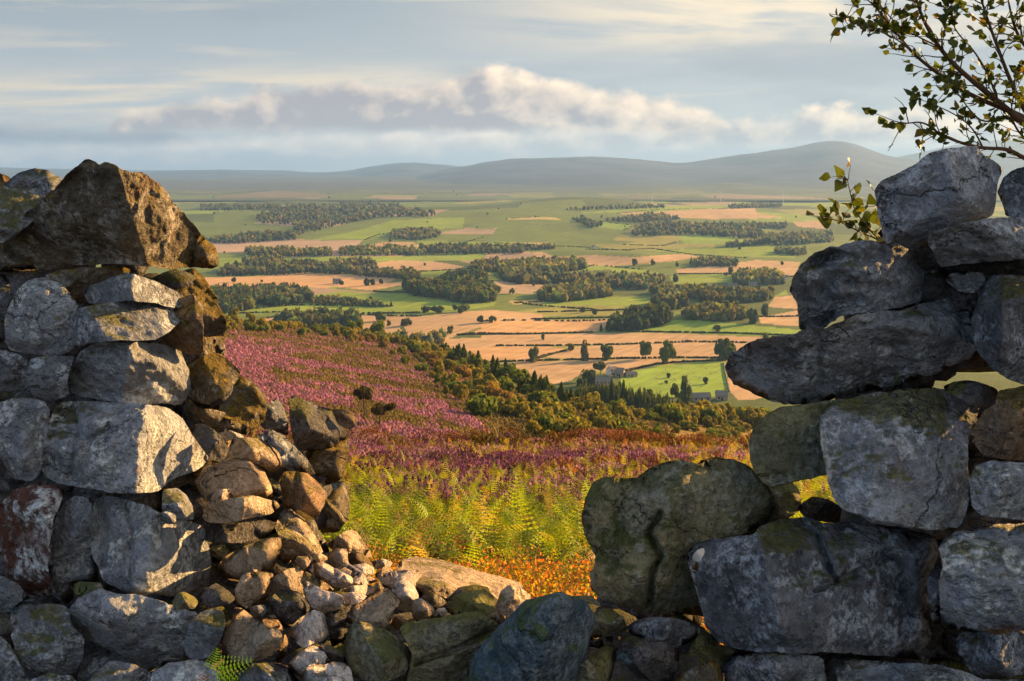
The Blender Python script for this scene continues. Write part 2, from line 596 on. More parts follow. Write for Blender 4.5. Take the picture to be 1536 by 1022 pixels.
C_ = {'m2': (0.17, 0.15, 0.085), 'g': (0.135, 0.18, 0.05), 'gb': (0.21, 0.285, 0.05), 'gd': (0.085, 0.115, 0.04), 'gy': (0.25, 0.245, 0.075), 's': (0.42, 0.29, 0.165), 'so': (0.48, 0.305, 0.155),
      'sg': (0.31, 0.235, 0.165), 'sp': (0.38, 0.285, 0.20), 'y': (0.42, 0.34, 0.13), 'm': (0.085, 0.09, 0.07), 'w': (0.05, 0.075, 0.025), 'gl': (0.20, 0.30, 0.05)}
FIELDS = [
    ('V1', '0,250 300,222 560,235 600,250 400,262 0,270', 'm2'), ('V2', '530,320 900,300 1190,295 1200,320 1330,340 1100,350 800,345', 's'),
    ('V2', '310,320 800,285 1070,282 1060,293 700,315', 'gb'), ('V2', '1370,360 1530,355 1530,395 1400,385', 's'), ('V2', '560,235 900,252 880,262 600,250', 'm2'),
    ('V1', '0,330 330,315 350,360 220,380 0,400', 'g'), ('V1', '0,400 230,385 400,400 430,430 0,450', 'g'),
    ('V1', '430,465 560,410 780,365 960,350 1300,345 1600,345 1600,465 1100,472 760,470', 'g'), ('V1', '700,425 900,370 1260,352 1250,405 1000,420 760,465 500,465', 'gb'),
    ('V2', '-100,335 160,330 240,350 430,355 620,375 560,420 480,455 -100,460', 'g'), ('V2', '430,358 620,378 560,400 440,385', 'gl'), ('V2', '0,345 160,338 310,350 0,352', 'y'),
    ('V1', '1130,430 1260,410 1420,410 1400,440 1150,440', 'sg'), ('V2', '700,435 830,432 830,455 760,475 560,472', 'gy'),
    ('V2', '830,430 1000,412 1180,455 1000,470 850,465', 'gl'), ('V2', '0,465 200,460 230,475 0,485', 'y'), ('V2', '400,470 1000,465 1000,480 700,500 480,490', 'gy'),
    ('V1', '0,490 250,475 560,470 750,470 700,520 450,525 250,520 -60,530', 'sp'), ('V1', '700,515 860,475 1000,480 1040,500 900,520', 's'),
    ('V2', '660,500 1000,490 1250,475 1400,500 1380,535 1150,530 900,515', 'gb'), ('V2', '-100,510 170,505 230,530 400,520 600,530 850,515 930,530 800,550 500,575 230,560 -100,570', 's'),
    ('V2', '810,590 1000,570 1200,545 1410,555 1380,620 1200,605 820,608', 's'), ('V2', '270,600 420,570 650,590 740,610 600,625 300,620', 'gb'), ('V2', '300,620 330,600 500,590 520,615', 'gd'),
    ('V1', '1220,570 1400,545 1600,530 1600,580 1300,590', 'sg'), ('V1', '30,560 600,550 1040,550 1360,540 1350,570 900,575 600,600 300,580 30,600', 'gb'),
    ('V1', '740,600 900,570 1100,575 1250,600 1280,610 1100,622 800,622', 's'), ('V1', '880,625 1200,620 1180,640 900,640', 'gb'),
    ('V2', '780,620 1100,615 1100,650 800,660', 'gb'), ('V2', '-60,655 330,665 330,692 -60,700', 'sg'), ('V1', '1370,670 1600,690 1600,740 1420,735', 'sg'),
    ('V1', '-100,655 200,650 430,630 640,638 930,660 860,685 1100,655 1145,665 1130,688 950,692 800,722 600,702 480,737 300,702 -100,705', 'so'),
    ('V1', '-100,705 500,705 740,725 900,742 500,742 -100,742', 'sg'),
    ('V1', '490,745 640,725 760,735 960,740 1050,760 1200,780 1420,775 1400,800 1200,825 1040,832 780,836 400,828 -60,845 180,815 400,795 900,800 760,770', 'gb'),
    ('V2', '270,740 400,720 740,725 700,752 420,782 40,752', 'gb'), ('V2', '40,792 300,760 600,768 690,790 640,810 100,816', 'gy'), ('V2', '0,740 200,735 160,760 40,760', 'y'),
    ('V2', '1280,720 1340,690 1352,712', 'gb'), ('V2', '1250,770 1290,720 1380,715 1400,780', 's'), ('V2', '1210,820 1400,785 1400,862 1220,850', 's'),
    ('V2', '780,835 900,800 1210,820 1220,850 1000,850', 'gd'),
    ('V1', '210,870 420,840 640,838 800,845 1040,850 1250,828 1400,818 1650,840 1650,872 1440,880 1350,900 1150,972 1000,978 440,922 320,885', 's'),
    ('V1', '1255,942 1440,880 1650,862 1650,945', 'so'), ('V2', '-120,840 130,835 590,828 430,887 -120,897', 'so'),
    ('V1', '1000,1040 1180,962 1650,948 1650,1080', 's'), ('V2', '560,885 780,835 900,833 1410,880 1400,897 1200,905 900,898', 'gl'),
    ('V2', '-120,905 420,896 800,897 1250,916 1420,925 1420,945 1050,942 -120,960', 's'),
    ('V4', '-300,255 380,246 460,258 350,292 200,312 -300,325', 'so'), ('V4', '350,292 520,247 800,232 1450,228 1450,250 1190,300 560,311', 's'),
    ('V4', '-300,345 70,335 250,315 560,312 900,308 1190,303 900,332 700,367 560,352 480,402 380,427 0,430 -300,420', 's'),
    ('V4', '690,440 720,370 900,330 1190,317 1208,462 1150,478 880,482 700,470', 'gl'), ('V4', '1110,350 1180,318 1206,455 1150,450', 'gl'),
    ('V4', '1197,330 1240,330 1400,470 1330,490 1250,492 1212,450', 's')]


def proj(x, y, z):
    return CU + FPX * x / y, CV - FPX * z / y


def build_ground():
    t_in = (np.arange(250, 1300, 1.7) - CU) / FPX
    t_l = np.linspace(-1.3, t_in[0], 90)[:-1]
    t_r = np.linspace(t_in[-1], 1.3, 90)[1:]
    T = np.concatenate([t_l, t_in, t_r])
    yy = np.geomspace(300, 16000, 4000)
    vv = CV - FPX * np.interp(np.log(yy), _by, _bz) / yy
    rows = [300.0]
    last = vv[0]
    for a, b in zip(yy, vv):
        if last - b > 1.15 or a > rows[-1] * 1.03:
            rows.append(a)
            last = b
    Y = np.array(rows)
    X, YY = np.meshgrid(T, Y)
    X = X * YY
    x, y = X.ravel(), YY.ravel()
    z = zv_exact(x, y)
    u, v = proj(x, y, z)
    # patchwork of smaller unseen-by-plan fields underneath
    cx, cy_ = np.floor(x / 240 + 0.4 * fbm2(x, y, 1 / 700, 2, .5, 4)), np.floor(y / 330 + 0.6 * fbm2(x, y, 1 / 900, 2, .5, 6))
    hsh = (_hash(cx.astype(np.int64), cy_.astype(np.int64), np.zeros(len(x), np.int64), 5) % 1000) / 1000.0
    pal = np.array([C_['g'], C_['gd'], C_['gb'], C_['g'], C_['gy'], C_['g'], C_['gd'], C_['sg'], C_['gd'], C_['g']])
    c = pal[(hsh * 9.99).astype(int)]
    moor = np.clip((y - 4300) / 2600, 0, 1)[:, None]
    c = c * (1 - moor) + np.array(C_['m']) * moor
    c[v > 560] = C_['gd']
    for r, p, key in FIELDS:
        P = rp(r, p)
        a = np.array(P)
        box = (u > a[:, 0].min() - 1) & (u < a[:, 0].max() + 1) & (v > a[:, 1].min() - 1) & (v < a[:, 1].max() + 1)
        idx = np.nonzero(box)[0]
        ins = inside(u[idx], v[idx], P)
        c[idx[ins]] = C_[key]
    nrow, ncol = len(Y), len(T)
    i = np.arange(nrow * ncol).reshape(nrow, ncol)
    F = np.stack([i[:-1, :-1].ravel(), i[:-1, 1:].ravel(), i[1:, 1:].ravel(), i[1:, :-1].ravel()], -1)
    me = mesh_from('valley_floor', np.stack([x, y, z], -1), F, True, c)
    tag(link('valley_floor', me, terrain_mat('field_mat', 0.06, 0.30, 0.0, True)), kind='structure')


build_ground()


def hill_range(name, D, width, sky, amp, colr, seed, base=-120):
    """one range of hills: skyline given by (u, v) pairs at distance D, sloping away on both sides"""
    us = np.arange(-900, 2500, 4.0)
    vs = np.interp(us, [s[0] for s in sky], [s[1] for s in sky])
    ker = np.hanning(15)
    ker /= ker.sum()
    vs = np.convolve(np.pad(vs, 7, 'edge'), ker, 'valid')
    top = (CV - vs) / FPX * D
    w = np.concatenate([np.linspace(-1, 0, 70), np.linspace(.02, .3, 12)])
    W, U = np.meshgrid(w, us, indexing='ij')
    y = D + W * width
    x = (U - CU) / FPX * y
    prof = np.where(W < 0, (np.cos(np.pi * W) * 0.5 + 0.5) ** 1.05, 1 - 0.7 * W)
    t = np.broadcast_to(top, W.shape)
    n = fbm(np.stack([x.ravel() / 1700, y.ravel() / 2600, np.full(x.size, seed)], -1), 5, 0.5, seed).reshape(x.shape)
    z = base + (t - base) * prof + amp * n * np.clip(1 - np.abs(W), 0, 1) * np.clip(np.abs(W) * 5, 0, 1)
    n2 = fbm(np.stack([x.ravel() / 600, y.ravel() / 700, np.full(x.size, seed + 3.3)], -1), 4, 0.55, seed + 5)
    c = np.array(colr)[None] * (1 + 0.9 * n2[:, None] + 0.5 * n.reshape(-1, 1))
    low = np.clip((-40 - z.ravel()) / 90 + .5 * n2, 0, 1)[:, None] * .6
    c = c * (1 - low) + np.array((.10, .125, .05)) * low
    nr, nc = x.shape
    i = np.arange(nr * nc).reshape(nr, nc)
    F = np.stack([i[:-1, :-1].ravel(), i[:-1, 1:].ravel(), i[1:, 1:].ravel(), i[1:, :-1].ravel()], -1)
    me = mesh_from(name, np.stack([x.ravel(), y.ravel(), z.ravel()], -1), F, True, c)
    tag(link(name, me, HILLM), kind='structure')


HILLM = terrain_mat('moor_mat', 0.004, 0.3, 0.0)
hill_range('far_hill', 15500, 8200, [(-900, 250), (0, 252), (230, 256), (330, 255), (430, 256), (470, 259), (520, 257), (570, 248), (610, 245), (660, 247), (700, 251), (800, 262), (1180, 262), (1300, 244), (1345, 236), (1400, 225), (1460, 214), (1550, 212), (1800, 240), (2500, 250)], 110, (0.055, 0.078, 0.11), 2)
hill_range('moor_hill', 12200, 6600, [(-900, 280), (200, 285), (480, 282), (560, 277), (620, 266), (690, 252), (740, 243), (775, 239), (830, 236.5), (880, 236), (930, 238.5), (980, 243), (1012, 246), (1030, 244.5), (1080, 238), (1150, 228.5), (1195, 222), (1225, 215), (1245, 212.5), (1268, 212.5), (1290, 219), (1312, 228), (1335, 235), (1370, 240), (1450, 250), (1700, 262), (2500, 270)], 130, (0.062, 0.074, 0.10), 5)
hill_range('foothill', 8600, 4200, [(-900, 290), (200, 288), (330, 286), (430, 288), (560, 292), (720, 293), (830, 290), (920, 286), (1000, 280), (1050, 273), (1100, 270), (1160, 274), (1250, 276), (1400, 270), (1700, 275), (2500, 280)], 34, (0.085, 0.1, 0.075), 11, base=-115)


def build_spur():
    t = np.concatenate([np.linspace(-1.2, -0.34, 70)[:-1], (np.arange(262, 1250, 2.2) - CU) / FPX, np.linspace(0.33, 1.0, 50)[1:]])
    ys = np.concatenate([np.geomspace(55, 640, 420), np.geomspace(650, 900, 20)])
    T, Y = np.meshgrid(t, ys)
    x, y = (T * Y).ravel(), Y.ravel()
    z = zspur(x, y)
    u, v = proj(x, y, z)
    e = spur_edge(u)
    uu = u + 9 * fbm2(x, y, 1 / 9.0, 3, 0.6, 41)
    vv = v + 5 * fbm2(x, y, 1 / 9.0, 3, 0.6, 43)
    n = fbm2(x, y, 1 / 14.0, 4, 0.55, 45)
    n2 = fbm2(x, y, 1 / 3.0, 3, 0.6, 47)
    ol = np.array((0.17, 0.125, 0.035))
    c = ol[None] * (1 + 0.85 * n[:, None])
    br = np.clip((n2 - 0.1) * 3, 0, 1)[:, None]
    c = c * (1 - br * 0.5) + np.array((0.20, 0.085, 0.035)) * br * 0.5
    pink = [('V3', '-300,255 0,250 150,265 300,330 420,362 620,382 760,425 700,432 620,405 400,392 290,402 270,430 330,490 560,540 720,570 735,625 600,612 380,570 200,620 0,700 -300,700'),
            ('V3', '620,385 800,428 955,462 1005,492 960,492 780,440 650,412'), ('V3', '865,548 965,568 1025,620 1145,662 1152,705 1040,655 900,612'),
            ('V3', '1060,528 1200,590 1335,650 1410,700 1440,760 1290,720 1190,680 1120,620')]
    for r, p in pink:
        m = inside(uu, vv, rp(r, p))
        pc = np.array((0.32, 0.125, 0.185))[None] * (1 + 0.6 * n2[:, None] + 0.4 * n[:, None])
        c[m] = pc[m]
    more = (n > .06) & (u < 700) & (y < e - 28 + 20 * n2) & (n2 > -.25)
    c[more] = (np.array((0.29, 0.12, 0.17))[None] * (1 + 0.6 * n2[:, None]))[more]
    dark = (y > e + 4)
    c[dark] = (0.045, 0.06, 0.02)
    c = np.clip(c, 0.01, 1)
    i = np.arange(len(x)).reshape(Y.shape)
    F = np.stack([i[:-1, :-1].ravel(), i[:-1, 1:].ravel(), i[1:, 1:].ravel(), i[1:, :-1].ravel()], -1)
    me = mesh_from('moor_hillside', np.stack([x, y, z], -1), F, True, c)
    tag(link('moor_hillside', me, terrain_mat('moorland_mat', 0.7, 0.35, 0.5)), kind='structure')
    # heather and moor grass growing on it: tufts coloured like the patch they stand in
    rng = np.random.default_rng(12)
    keep = np.nonzero((u > -60) & (u < 1000) & (v > 450) & (v < 680) & (y < e + 2) & (y > 90))[0]
    s = rng.choice(keep, 85000)
    bx = x[s] + rng.normal(0, .4, len(s))
    by = y[s] + rng.normal(0, .8, len(s))
    bz = zspur(bx, by)
    r = rng.uniform(.22, .6, len(s)) * (0.6 + by / 350)
    ang = rng.uniform(0, 6.28, len(s))
    V = []
    for k in range(4):
        a = ang + k * 1.571
        V.append(np.stack([bx + np.cos(a) * r, by + np.sin(a) * r, bz - 0.1], -1))
    V.append(np.stack([bx + rng.normal(0, .1, len(s)), by, bz + r * rng.uniform(.7, 1.4, len(s))], -1))
    V = np.stack(V, 1).reshape(-1, 3)
    b = (np.arange(len(s)) * 5)[:, None]
    F = np.concatenate([b + np.array([[0, 1, 4]]), b + np.array([[1, 2, 4]]), b + np.array([[2, 3, 4]]), b + np.array([[3, 0, 4]])], 0)
    cc = c[s] * rng.uniform(.55, 1.55, (len(s), 1))
    odd = rng.uniform(0, 1, len(s)) < .2
    cc[odd] = np.array((.15, .105, .03)) * rng.uniform(.4, 1.4, (odd.sum(), 1))
    me = mesh_from('moor_heather', V, F, False, np.repeat(cc, 5, 0))
    tag(link('moor_heather', me, leaf_mat('moor_tuft', 0.2, 0.9, spec=0.05)), 'pink heather and olive moor grass covering the far slope beyond the gap', 'heather', kind='stuff')


build_spur()


def build_near_ground():
    t = np.linspace(-14, 14, 150)
    ys = np.concatenate([np.linspace(-5, 1.5, 14), np.linspace(1.7, 30, 190), np.linspace(31, 100, 40)])
    X, Y = np.meshgrid(t, ys)
    X = X * np.maximum(1, Y / 12)
    x, y = X.ravel(), Y.ravel()
    z = znear(x, y)
    n = fbm2(x, y, 1 / .5, 4, .6, 51)[:, None]
    c = np.array((0.06, 0.05, 0.022))[None] * (1 + .6 * n)
    i = np.arange(len(x)).reshape(Y.shape)
    F = np.stack([i[:-1, :-1].ravel(), i[:-1, 1:].ravel(), i[1:, 1:].ravel(), i[1:, :-1].ravel()], -1)
    me = mesh_from('ground', np.stack([x, y, z], -1), F, True, c)
    tag(link('ground', me, terrain_mat('soil_mat', 18.0, 0.35, 0.02)), kind='structure')


build_near_ground()
# ------------------------------------------------------------------ trees, woods, hedges and farms of the valley
TREEM = leaf_mat('tree_foliage', 0.38, 0.75, spec=0.08)
BARK = flat_mat('bark', (0.075, 0.055, 0.04), 0.4, 4.0)


def ico(sub):
    bm = bmesh.new()
    bmesh.ops.create_icosphere(bm, subdivisions=sub, radius=1)
    v = np.array([q.co[:] for q in bm.verts])
    f = np.array([[q.index for q in t.verts] for t in bm.faces])
    bm.free()
    return v, f


ICO1, ICO2, ICO3 = ico(1), ico(2), ico(3)


def crown(rng, n, kind='round', leaf=0.17):
    """leaf clumps filling a crown of unit half-width and unit height, base at 0: verts, tris, shade per vertex"""
    if kind == 'cone':
        h = rng.uniform(0, 1, n) ** 1.35
        tier = 0.75 + 0.25 * np.abs(np.sin(h * 17 + rng.uniform(0, 6)))
        r = (1 - h) ** 0.9 * tier * np.sqrt(rng.uniform(.35, 1, n))
        a = rng.uniform(0, 6.283, n)
        c = np.stack([r * np.cos(a), r * np.sin(a), h], -1)
        size = leaf * (0.5 + 0.7 * (1 - h))
        nrm = np.stack([np.cos(a), np.sin(a), np.full(n, -.5)], -1)
    else:
        nl = {'round': 9, 'wide': 12, 'pine': 7, 'tall': 9}[kind]
        lc = rng.normal(size=(nl, 3))
        lc /= np.linalg.norm(lc, axis=1)[:, None]
        lc *= rng.uniform(.35, .72, nl)[:, None]
        sq = {'round': (.62, .62, .34), 'wide': (.75, .75, .3), 'pine': (.8, .8, .22), 'tall': (.5, .5, .42)}[kind]
        zc = {'round': .55, 'wide': .55, 'pine': .72, 'tall': .52}[kind]
        lc = lc * np.array(sq) / .6
        lr = rng.uniform(.26, .46, nl)
        k = rng.integers(0, nl, n)
        d = rng.normal(size=(n, 3))
        d /= np.linalg.norm(d, axis=1)[:, None]
        rr = lr[k] * rng.uniform(.55, 1.05, n) ** .5
        c = lc[k] + d * rr[:, None] * np.array([1, 1, .62 if kind != 'tall' else .8])
        c[:, 2] = zc - .03 + c[:, 2] * (0.98 if kind != 'pine' else .6)
        nrm = d
        size = leaf * rng.uniform(.6, 1.3, n)
    t = np.cross(nrm, rng.normal(size=(n, 3)))
    t /= np.linalg.norm(t, axis=1)[:, None] + 1e-9
    b = np.cross(nrm, t) + rng.normal(0, .25, (n, 3))
    t, b = t * size[:, None], b * size[:, None] * np.array([1, 1, .8])
    V = np.stack([c - t - b * .4, c + t * .9 - b * .5, c + t * .5 + b, c - t * .6 + b * .8], 1).reshape(-1, 3)
    F = (np.arange(n) * 4)[:, None] + np.array([[0, 1, 2, 3]])
    sh = np.repeat(rng.uniform(.65, 1.4, n), 4)
    return V, F, sh


def trunk_mesh(h, r, rng, limbs=5, spread=.4, top=.75):
    Vs, Fs, n = [], [], 0

    def tube(p, q, r0, r1, seg=6):
        nonlocal n
        p, q = np.array(p, float), np.array(q, float)
        ax = q - p
        ax /= np.linalg.norm(ax) + 1e-9
        u = np.cross(ax, [0.3, .9, .2])
        u /= np.linalg.norm(u)
        w = np.cross(ax, u)
        a = np.arange(seg) / seg * 6.283
        ring = np.cos(a)[:, None] * u + np.sin(a)[:, None] * w
        Vs.append(np.vstack([p + ring * r0, q + ring * r1]))
        Fs.extend([(n + i, n + (i + 1) % seg, n + seg + (i + 1) % seg, n + seg + i) for i in range(seg)])
        n += 2 * seg
    mid = (rng.normal(0, .03) * h, rng.normal(0, .03) * h, h * top * .55)
    tip = (rng.normal(0, .05) * h, rng.normal(0, .05) * h, h * top)
    tube((0, 0, -h * .03), mid, r, r * .7)
    tube(mid, tip, r * .7, r * .25)
    for i in range(limbs):
        a = i / limbs * 6.283 + rng.uniform(0, 1)
        z = h * rng.uniform(.3, .6)
        tube((mid[0], mid[1], z), (mid[0] + math.cos(a) * h * spread * rng.uniform(.6, 1), mid[1] + math.sin(a) * h * spread * rng.uniform(.6, 1), z + h * rng.uniform(.12, .3)), r * .4, r * .12, 5)
    return np.vstack(Vs), Fs


def single_tree(label, u, v, hpx, wpx, kind='round', colr=(.07, .10, .03), name='tree', n=420, f=zv, cat='tree', group=None, y0=430.0, base=0.22, leaf=.15):
    p = hit(u, v, f, y0)[0]
    if np.isnan(p[0]):
        return
    s = p[1] / FPX
    H, Wd = hpx * s, wpx * s
    rng = np.random.default_rng(int(u * 31 + v * 7))
    root = tag(link(name, None, None, None, tuple(p)), label, cat, group, 'thing')
    tv, tf = trunk_mesh(H, max(.18, H * .028), rng, 5, .25)
    me = mesh_from('trunk', tv, tf, True)
    link('trunk', me, BARK, root)
    V, F, sh = crown(rng, n, kind, leaf)
    V = V * np.array([Wd / 2, Wd / 2, H * (1 - base)]) + np.array([0, 0, H * base])
    mc = mesh_from('crown', V, F, False, np.array(colr)[None] * sh[:, None])
    link('crown', mc, TREEM, root)
    return root


# --- woods: each one mass of many crowns
def wood(name, label, r, poly, h, space, colr, conifer=0.2, seed=1, maxn=1500, quads=26):
    P = rp(r, poly)
    a = np.array(P)
    rng = np.random.default_rng(seed)
    # sample the ground inside the outline
    us = rng.uniform(a[:, 0].min(), a[:, 0].max(), 9000)
    vs = rng.uniform(a[:, 1].min(), a[:, 1].max(), 9000)
    k = inside(us, vs, P)
    # crowns stand up by their height, so the feet lie lower in the picture than the drawn outline's upper edge
    us, vs = us[k][:maxn], vs[k][:maxn]
    pts = hit(us, vs, n=420)
    pts = pts[~np.isnan(pts[:, 0])]
    if len(pts) < 3:
        return
    Vs, Fs, Cs, n = [], [], [], 0
    placed = np.zeros((0, 2))
    for p in pts:
        if len(placed) and (((placed - p[:2]) / np.array([space * .72, space * 1.0])) ** 2).sum(1).min() < 1:
            continue
        placed = np.vstack([placed, p[:2]])
        cone = rng.random() < conifer * .45
        hh = h * rng.uniform(.55, 1.3)
        w = hh * (rng.uniform(.34, .46) if cone else rng.uniform(.75, 1.1))
        q = max(10, int(quads * (1 if p[1] < 1700 else .6)))
        # leafy shell over a solid core, so that woods stay dense
        bv, bf = ICO1
        core = bv * (1 + .25 * rng.normal(size=(len(bv), 1))) * np.array([w * .46, w * .46, hh * .42]) + np.array([0, 0, hh * .42])
        if cone:
            t = np.clip((core[:, 2] / hh - .1), 0, 1)
            core[:, :2] *= (1.25 - t[:, None] * 1.2)
            core[:, 2] = core[:, 2] * 1.15
        cv, cf, sh = crown(rng, q, 'cone' if cone else 'round', .34)
        cv = cv * np.array([w * .56, w * .56, hh * .9]) + np.array([0, 0, hh * .08])
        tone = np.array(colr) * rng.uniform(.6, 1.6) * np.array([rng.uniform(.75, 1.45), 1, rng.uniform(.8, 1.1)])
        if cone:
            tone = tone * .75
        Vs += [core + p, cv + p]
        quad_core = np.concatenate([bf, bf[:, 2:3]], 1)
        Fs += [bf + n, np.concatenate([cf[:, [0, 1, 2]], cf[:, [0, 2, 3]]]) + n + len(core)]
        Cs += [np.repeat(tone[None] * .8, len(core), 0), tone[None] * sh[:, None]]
        n += len(core) + len(cv)
    me = mesh_from(name, np.vstack(Vs), np.vstack(Fs), False, np.vstack(Cs))
    tag(link(name, me, TREEM), label, 'wood', kind='stuff')


WG, WD_ = (.115, .145, .06), (.088, .115, .058)
wood('woodland', 'long dark wood climbing the far hillside', 'V1', '210,358 370,300 560,300 680,285 800,285 930,305 1130,340 1100,352 840,356 700,378 560,412 440,447 420,442 400,397 240,385', 13, 16, WD_, .5, 1)
wood('woodland', 'dark belt of trees below the far hillside wood', 'V1', '-60,480 200,440 420,440 420,467 100,488', 12, 14, WD_, .3, 2)
wood('woodland', 'distant dark strip of plantation at the top of the far fields', 'V1', '-60,300 340,298 340,318 -60,322', 12, 16, WD_, .6, 3)
wood('woodland', 'thin wood along the lower edge of the pinkish far field', 'V1', '170,528 300,520 590,530 590,552 180,552', 11, 11, WG, .2, 4)
wood('woodland', 'thin wood in line with it, farther east', 'V1', '640,522 900,515 1040,528 1040,546 640,548', 11, 11, WG, .2, 5)
wood('woodland', 'line of woodland ending the row of thin woods', 'V1', '1040,512 1250,505 1560,512 1560,538 1050,540', 11, 11, WD_, .2, 6)
wood('woodland', 'dense wood above the long orange stubble field', 'V1', '10,652 50,622 240,592 500,590 690,612 690,640 480,637 240,647', 11, 9, WD_, .4, 7)
wood('woodland', 'small wood on the green strip behind the dense wood', 'V1', '150,582 350,560 360,592 160,592', 11, 10, WG, .2, 8)
wood('woodland', 'little wood touching the tan strip field', 'V1', '590,578 700,572 810,585 810,602 600,602', 10, 10, WG, .2, 9)
wood('woodland', 'dark wood tongue between the tan strip and the orange stubble', 'V1', '705,628 800,620 920,640 920,662 720,650', 10, 9, WD_, .5, 10)
wood('woodland', 'pale-topped trees at the tip of the dark wood tongue', 'V1', '910,645 960,635 1030,645 1030,662 920,664', 9, 8, (.09, .11, .03), .1, 11)
wood('wooded_knoll', 'round wooded knoll rising out of the green fields', 'V1', '950,712 1130,700 1150,668 1240,650 1350,668 1375,710 1420,740 1405,778 1250,788 1150,765 1000,748', 13, 7.5, (.058, .086, .026), .1, 12, quads=34)
wood('woodland', 'wood beside the wooded knoll, running out of sight', 'V1', '1290,597 1420,587 1560,615 1560,692 1450,675 1440,635 1300,625', 12, 9, WD_, .3, 13)
wood('woodland', 'shaded plantation low in the valley by the capstone', 'V1', '0,735 160,730 180,795 200,815 60,838 0,805', 11, 7.5, (.075, .10, .03), .2, 14, quads=34)
wood('woodland', 'straight-edged dark plantation with visible trunks', 'V1', '175,752 300,725 480,735 490,775 330,802 200,792', 12, 7.5, WD_, .5, 15, quads=34)
wood('woodland', 'dark scrub on the steep bank below the green swell', 'V1', '480,765 600,765 760,785 900,802 760,806 500,792', 6, 7, WD_, .1, 16)
wood('woodland', 'grey-green wood bordering the ploughed stubble field', 'V1', '310,890 430,862 700,868 720,905 500,915 400,912', 12, 7, (.062, .088, .035), .2, 17, quads=36)
wood('woodland', 'small wood peeping over the moor edge', 'V1', '900,985 1060,972 1150,968 1140,992 1000,1008 920,1008', 10, 7, WG, .2, 18, quads=34)
wood('woodland', 'broad wood behind the wooded knoll', 'V2', '-20,580 150,562 370,568 380,592 250,607 160,622 -20,627', 13, 9, WG, .2, 19)
wood('woodland', 'long dark wood behind the meadow trees', 'V2', '10,632 560,632 750,645 690,690 500,682 300,662 30,657', 12, 9, WD_, .4, 20)
wood('woodland', 'mixed wood in front of the long dark wood', 'V2', '150,715 330,690 440,685 500,720 270,750 160,742', 13, 8, WG, .2, 21, quads=30)
wood('woodland', 'river trees winding across the middle of the valley', 'V2', '690,700 1040,690 1050,722 860,732 740,732', 11, 8, (.075, .095, .035), .1, 22, quads=30)
wood('woodland', 'clump of tall trees above the farm hollow', 'V2', '700,775 750,740 820,745 845,780 760,788', 15, 8, WD_, .2, 23, quads=34)
wood('woodland', 'flat dark plantation on the far stubble', 'V2', '880,556 1000,548 1110,563 1100,577 890,577', 10, 9, WD_, .7, 24)
wood('woodland', 'trees hiding the white house', 'V2', '1100,645 1130,615 1300,628 1340,660 1100,668', 13, 8, WG, .1, 25)
wood('woodland', 'trees scattered below the village roofs', 'V2', '900,735 1200,712 1280,708 1270,742 1000,762', 12, 9, (.07, .09, .03), .1, 26, quads=30)
wood('woodland', 'pale trees crowding the village', 'V2', '860,815 960,790 1120,800 1160,830 1040,840 870,832', 11, 8, (.10, .125, .04), .1, 27, quads=34)
wood('woodland', 'dark wedge of plantation below the village meadow', 'V2', '435,892 560,850 650,805 760,800 780,842 720,872 560,888', 12, 7, (.03, .05, .018), .6, 28, quads=34)
wood('woodland', 'distant dark belt under the moors', 'V2', '480,358 700,332 830,350 640,367', 13, 16, WD_, .3, 29)
wood('woodland', 'long distant wood curving round the green hill', 'V2', '590,432 680,375 860,378 1150,382 1250,432 1200,447 850,422 700,432', 14, 15, WD_, .4, 30)
wood('woodland', 'far wood beneath the pale stubble on the hillside', 'V2', '1140,382 1350,376 1340,396 1160,397', 13, 15, WD_, .4, 31)
wood('woodland', 'wide dark wood behind the craggy furrowed stone', 'V2', '1200,472 1250,432 1560,422 1560,462 1300,477', 13, 14, WD_, .4, 32)
wood('woodland', 'dark spinney on the bright green field', 'V2', '1290,505 1350,496 1440,512 1420,524 1300,520', 11, 11, WD_, .4, 33)
wood('woodland', 'low wood edging the bright green field', 'V2', '1040,478 1200,465 1200,476 1050,486', 11, 12, WD_, .3, 34)
wood('woodland', 'spinney on the crest of the green hill', 'V2', '315,350 360,346 460,382 400,394', 11, 14, (.05, .08, .025), .2, 35)
wood('woodland', 'trees along the foot of the green hill', 'V2', '-30,490 200,482 240,494 0,504', 10, 11, WD_, .2, 36)
wood('woodland', 'farthest plantation strip under the moor hill', 'V2', '280,303 760,288 760,296 290,307', 12, 20, WD_, .5, 37)
wood('woodland', 'copse behind the far farm on the hill', 'V1', '885,462 900,430 1000,425 1120,425 1125,460 1000,470', 12, 12, WG, .2, 38)
wood('woodland', 'dark wood on the moor foot, near the turbines', 'V2', '1060,290 1190,280 1320,284 1320,292 1080,298', 12, 18, WD_, .5, 39)


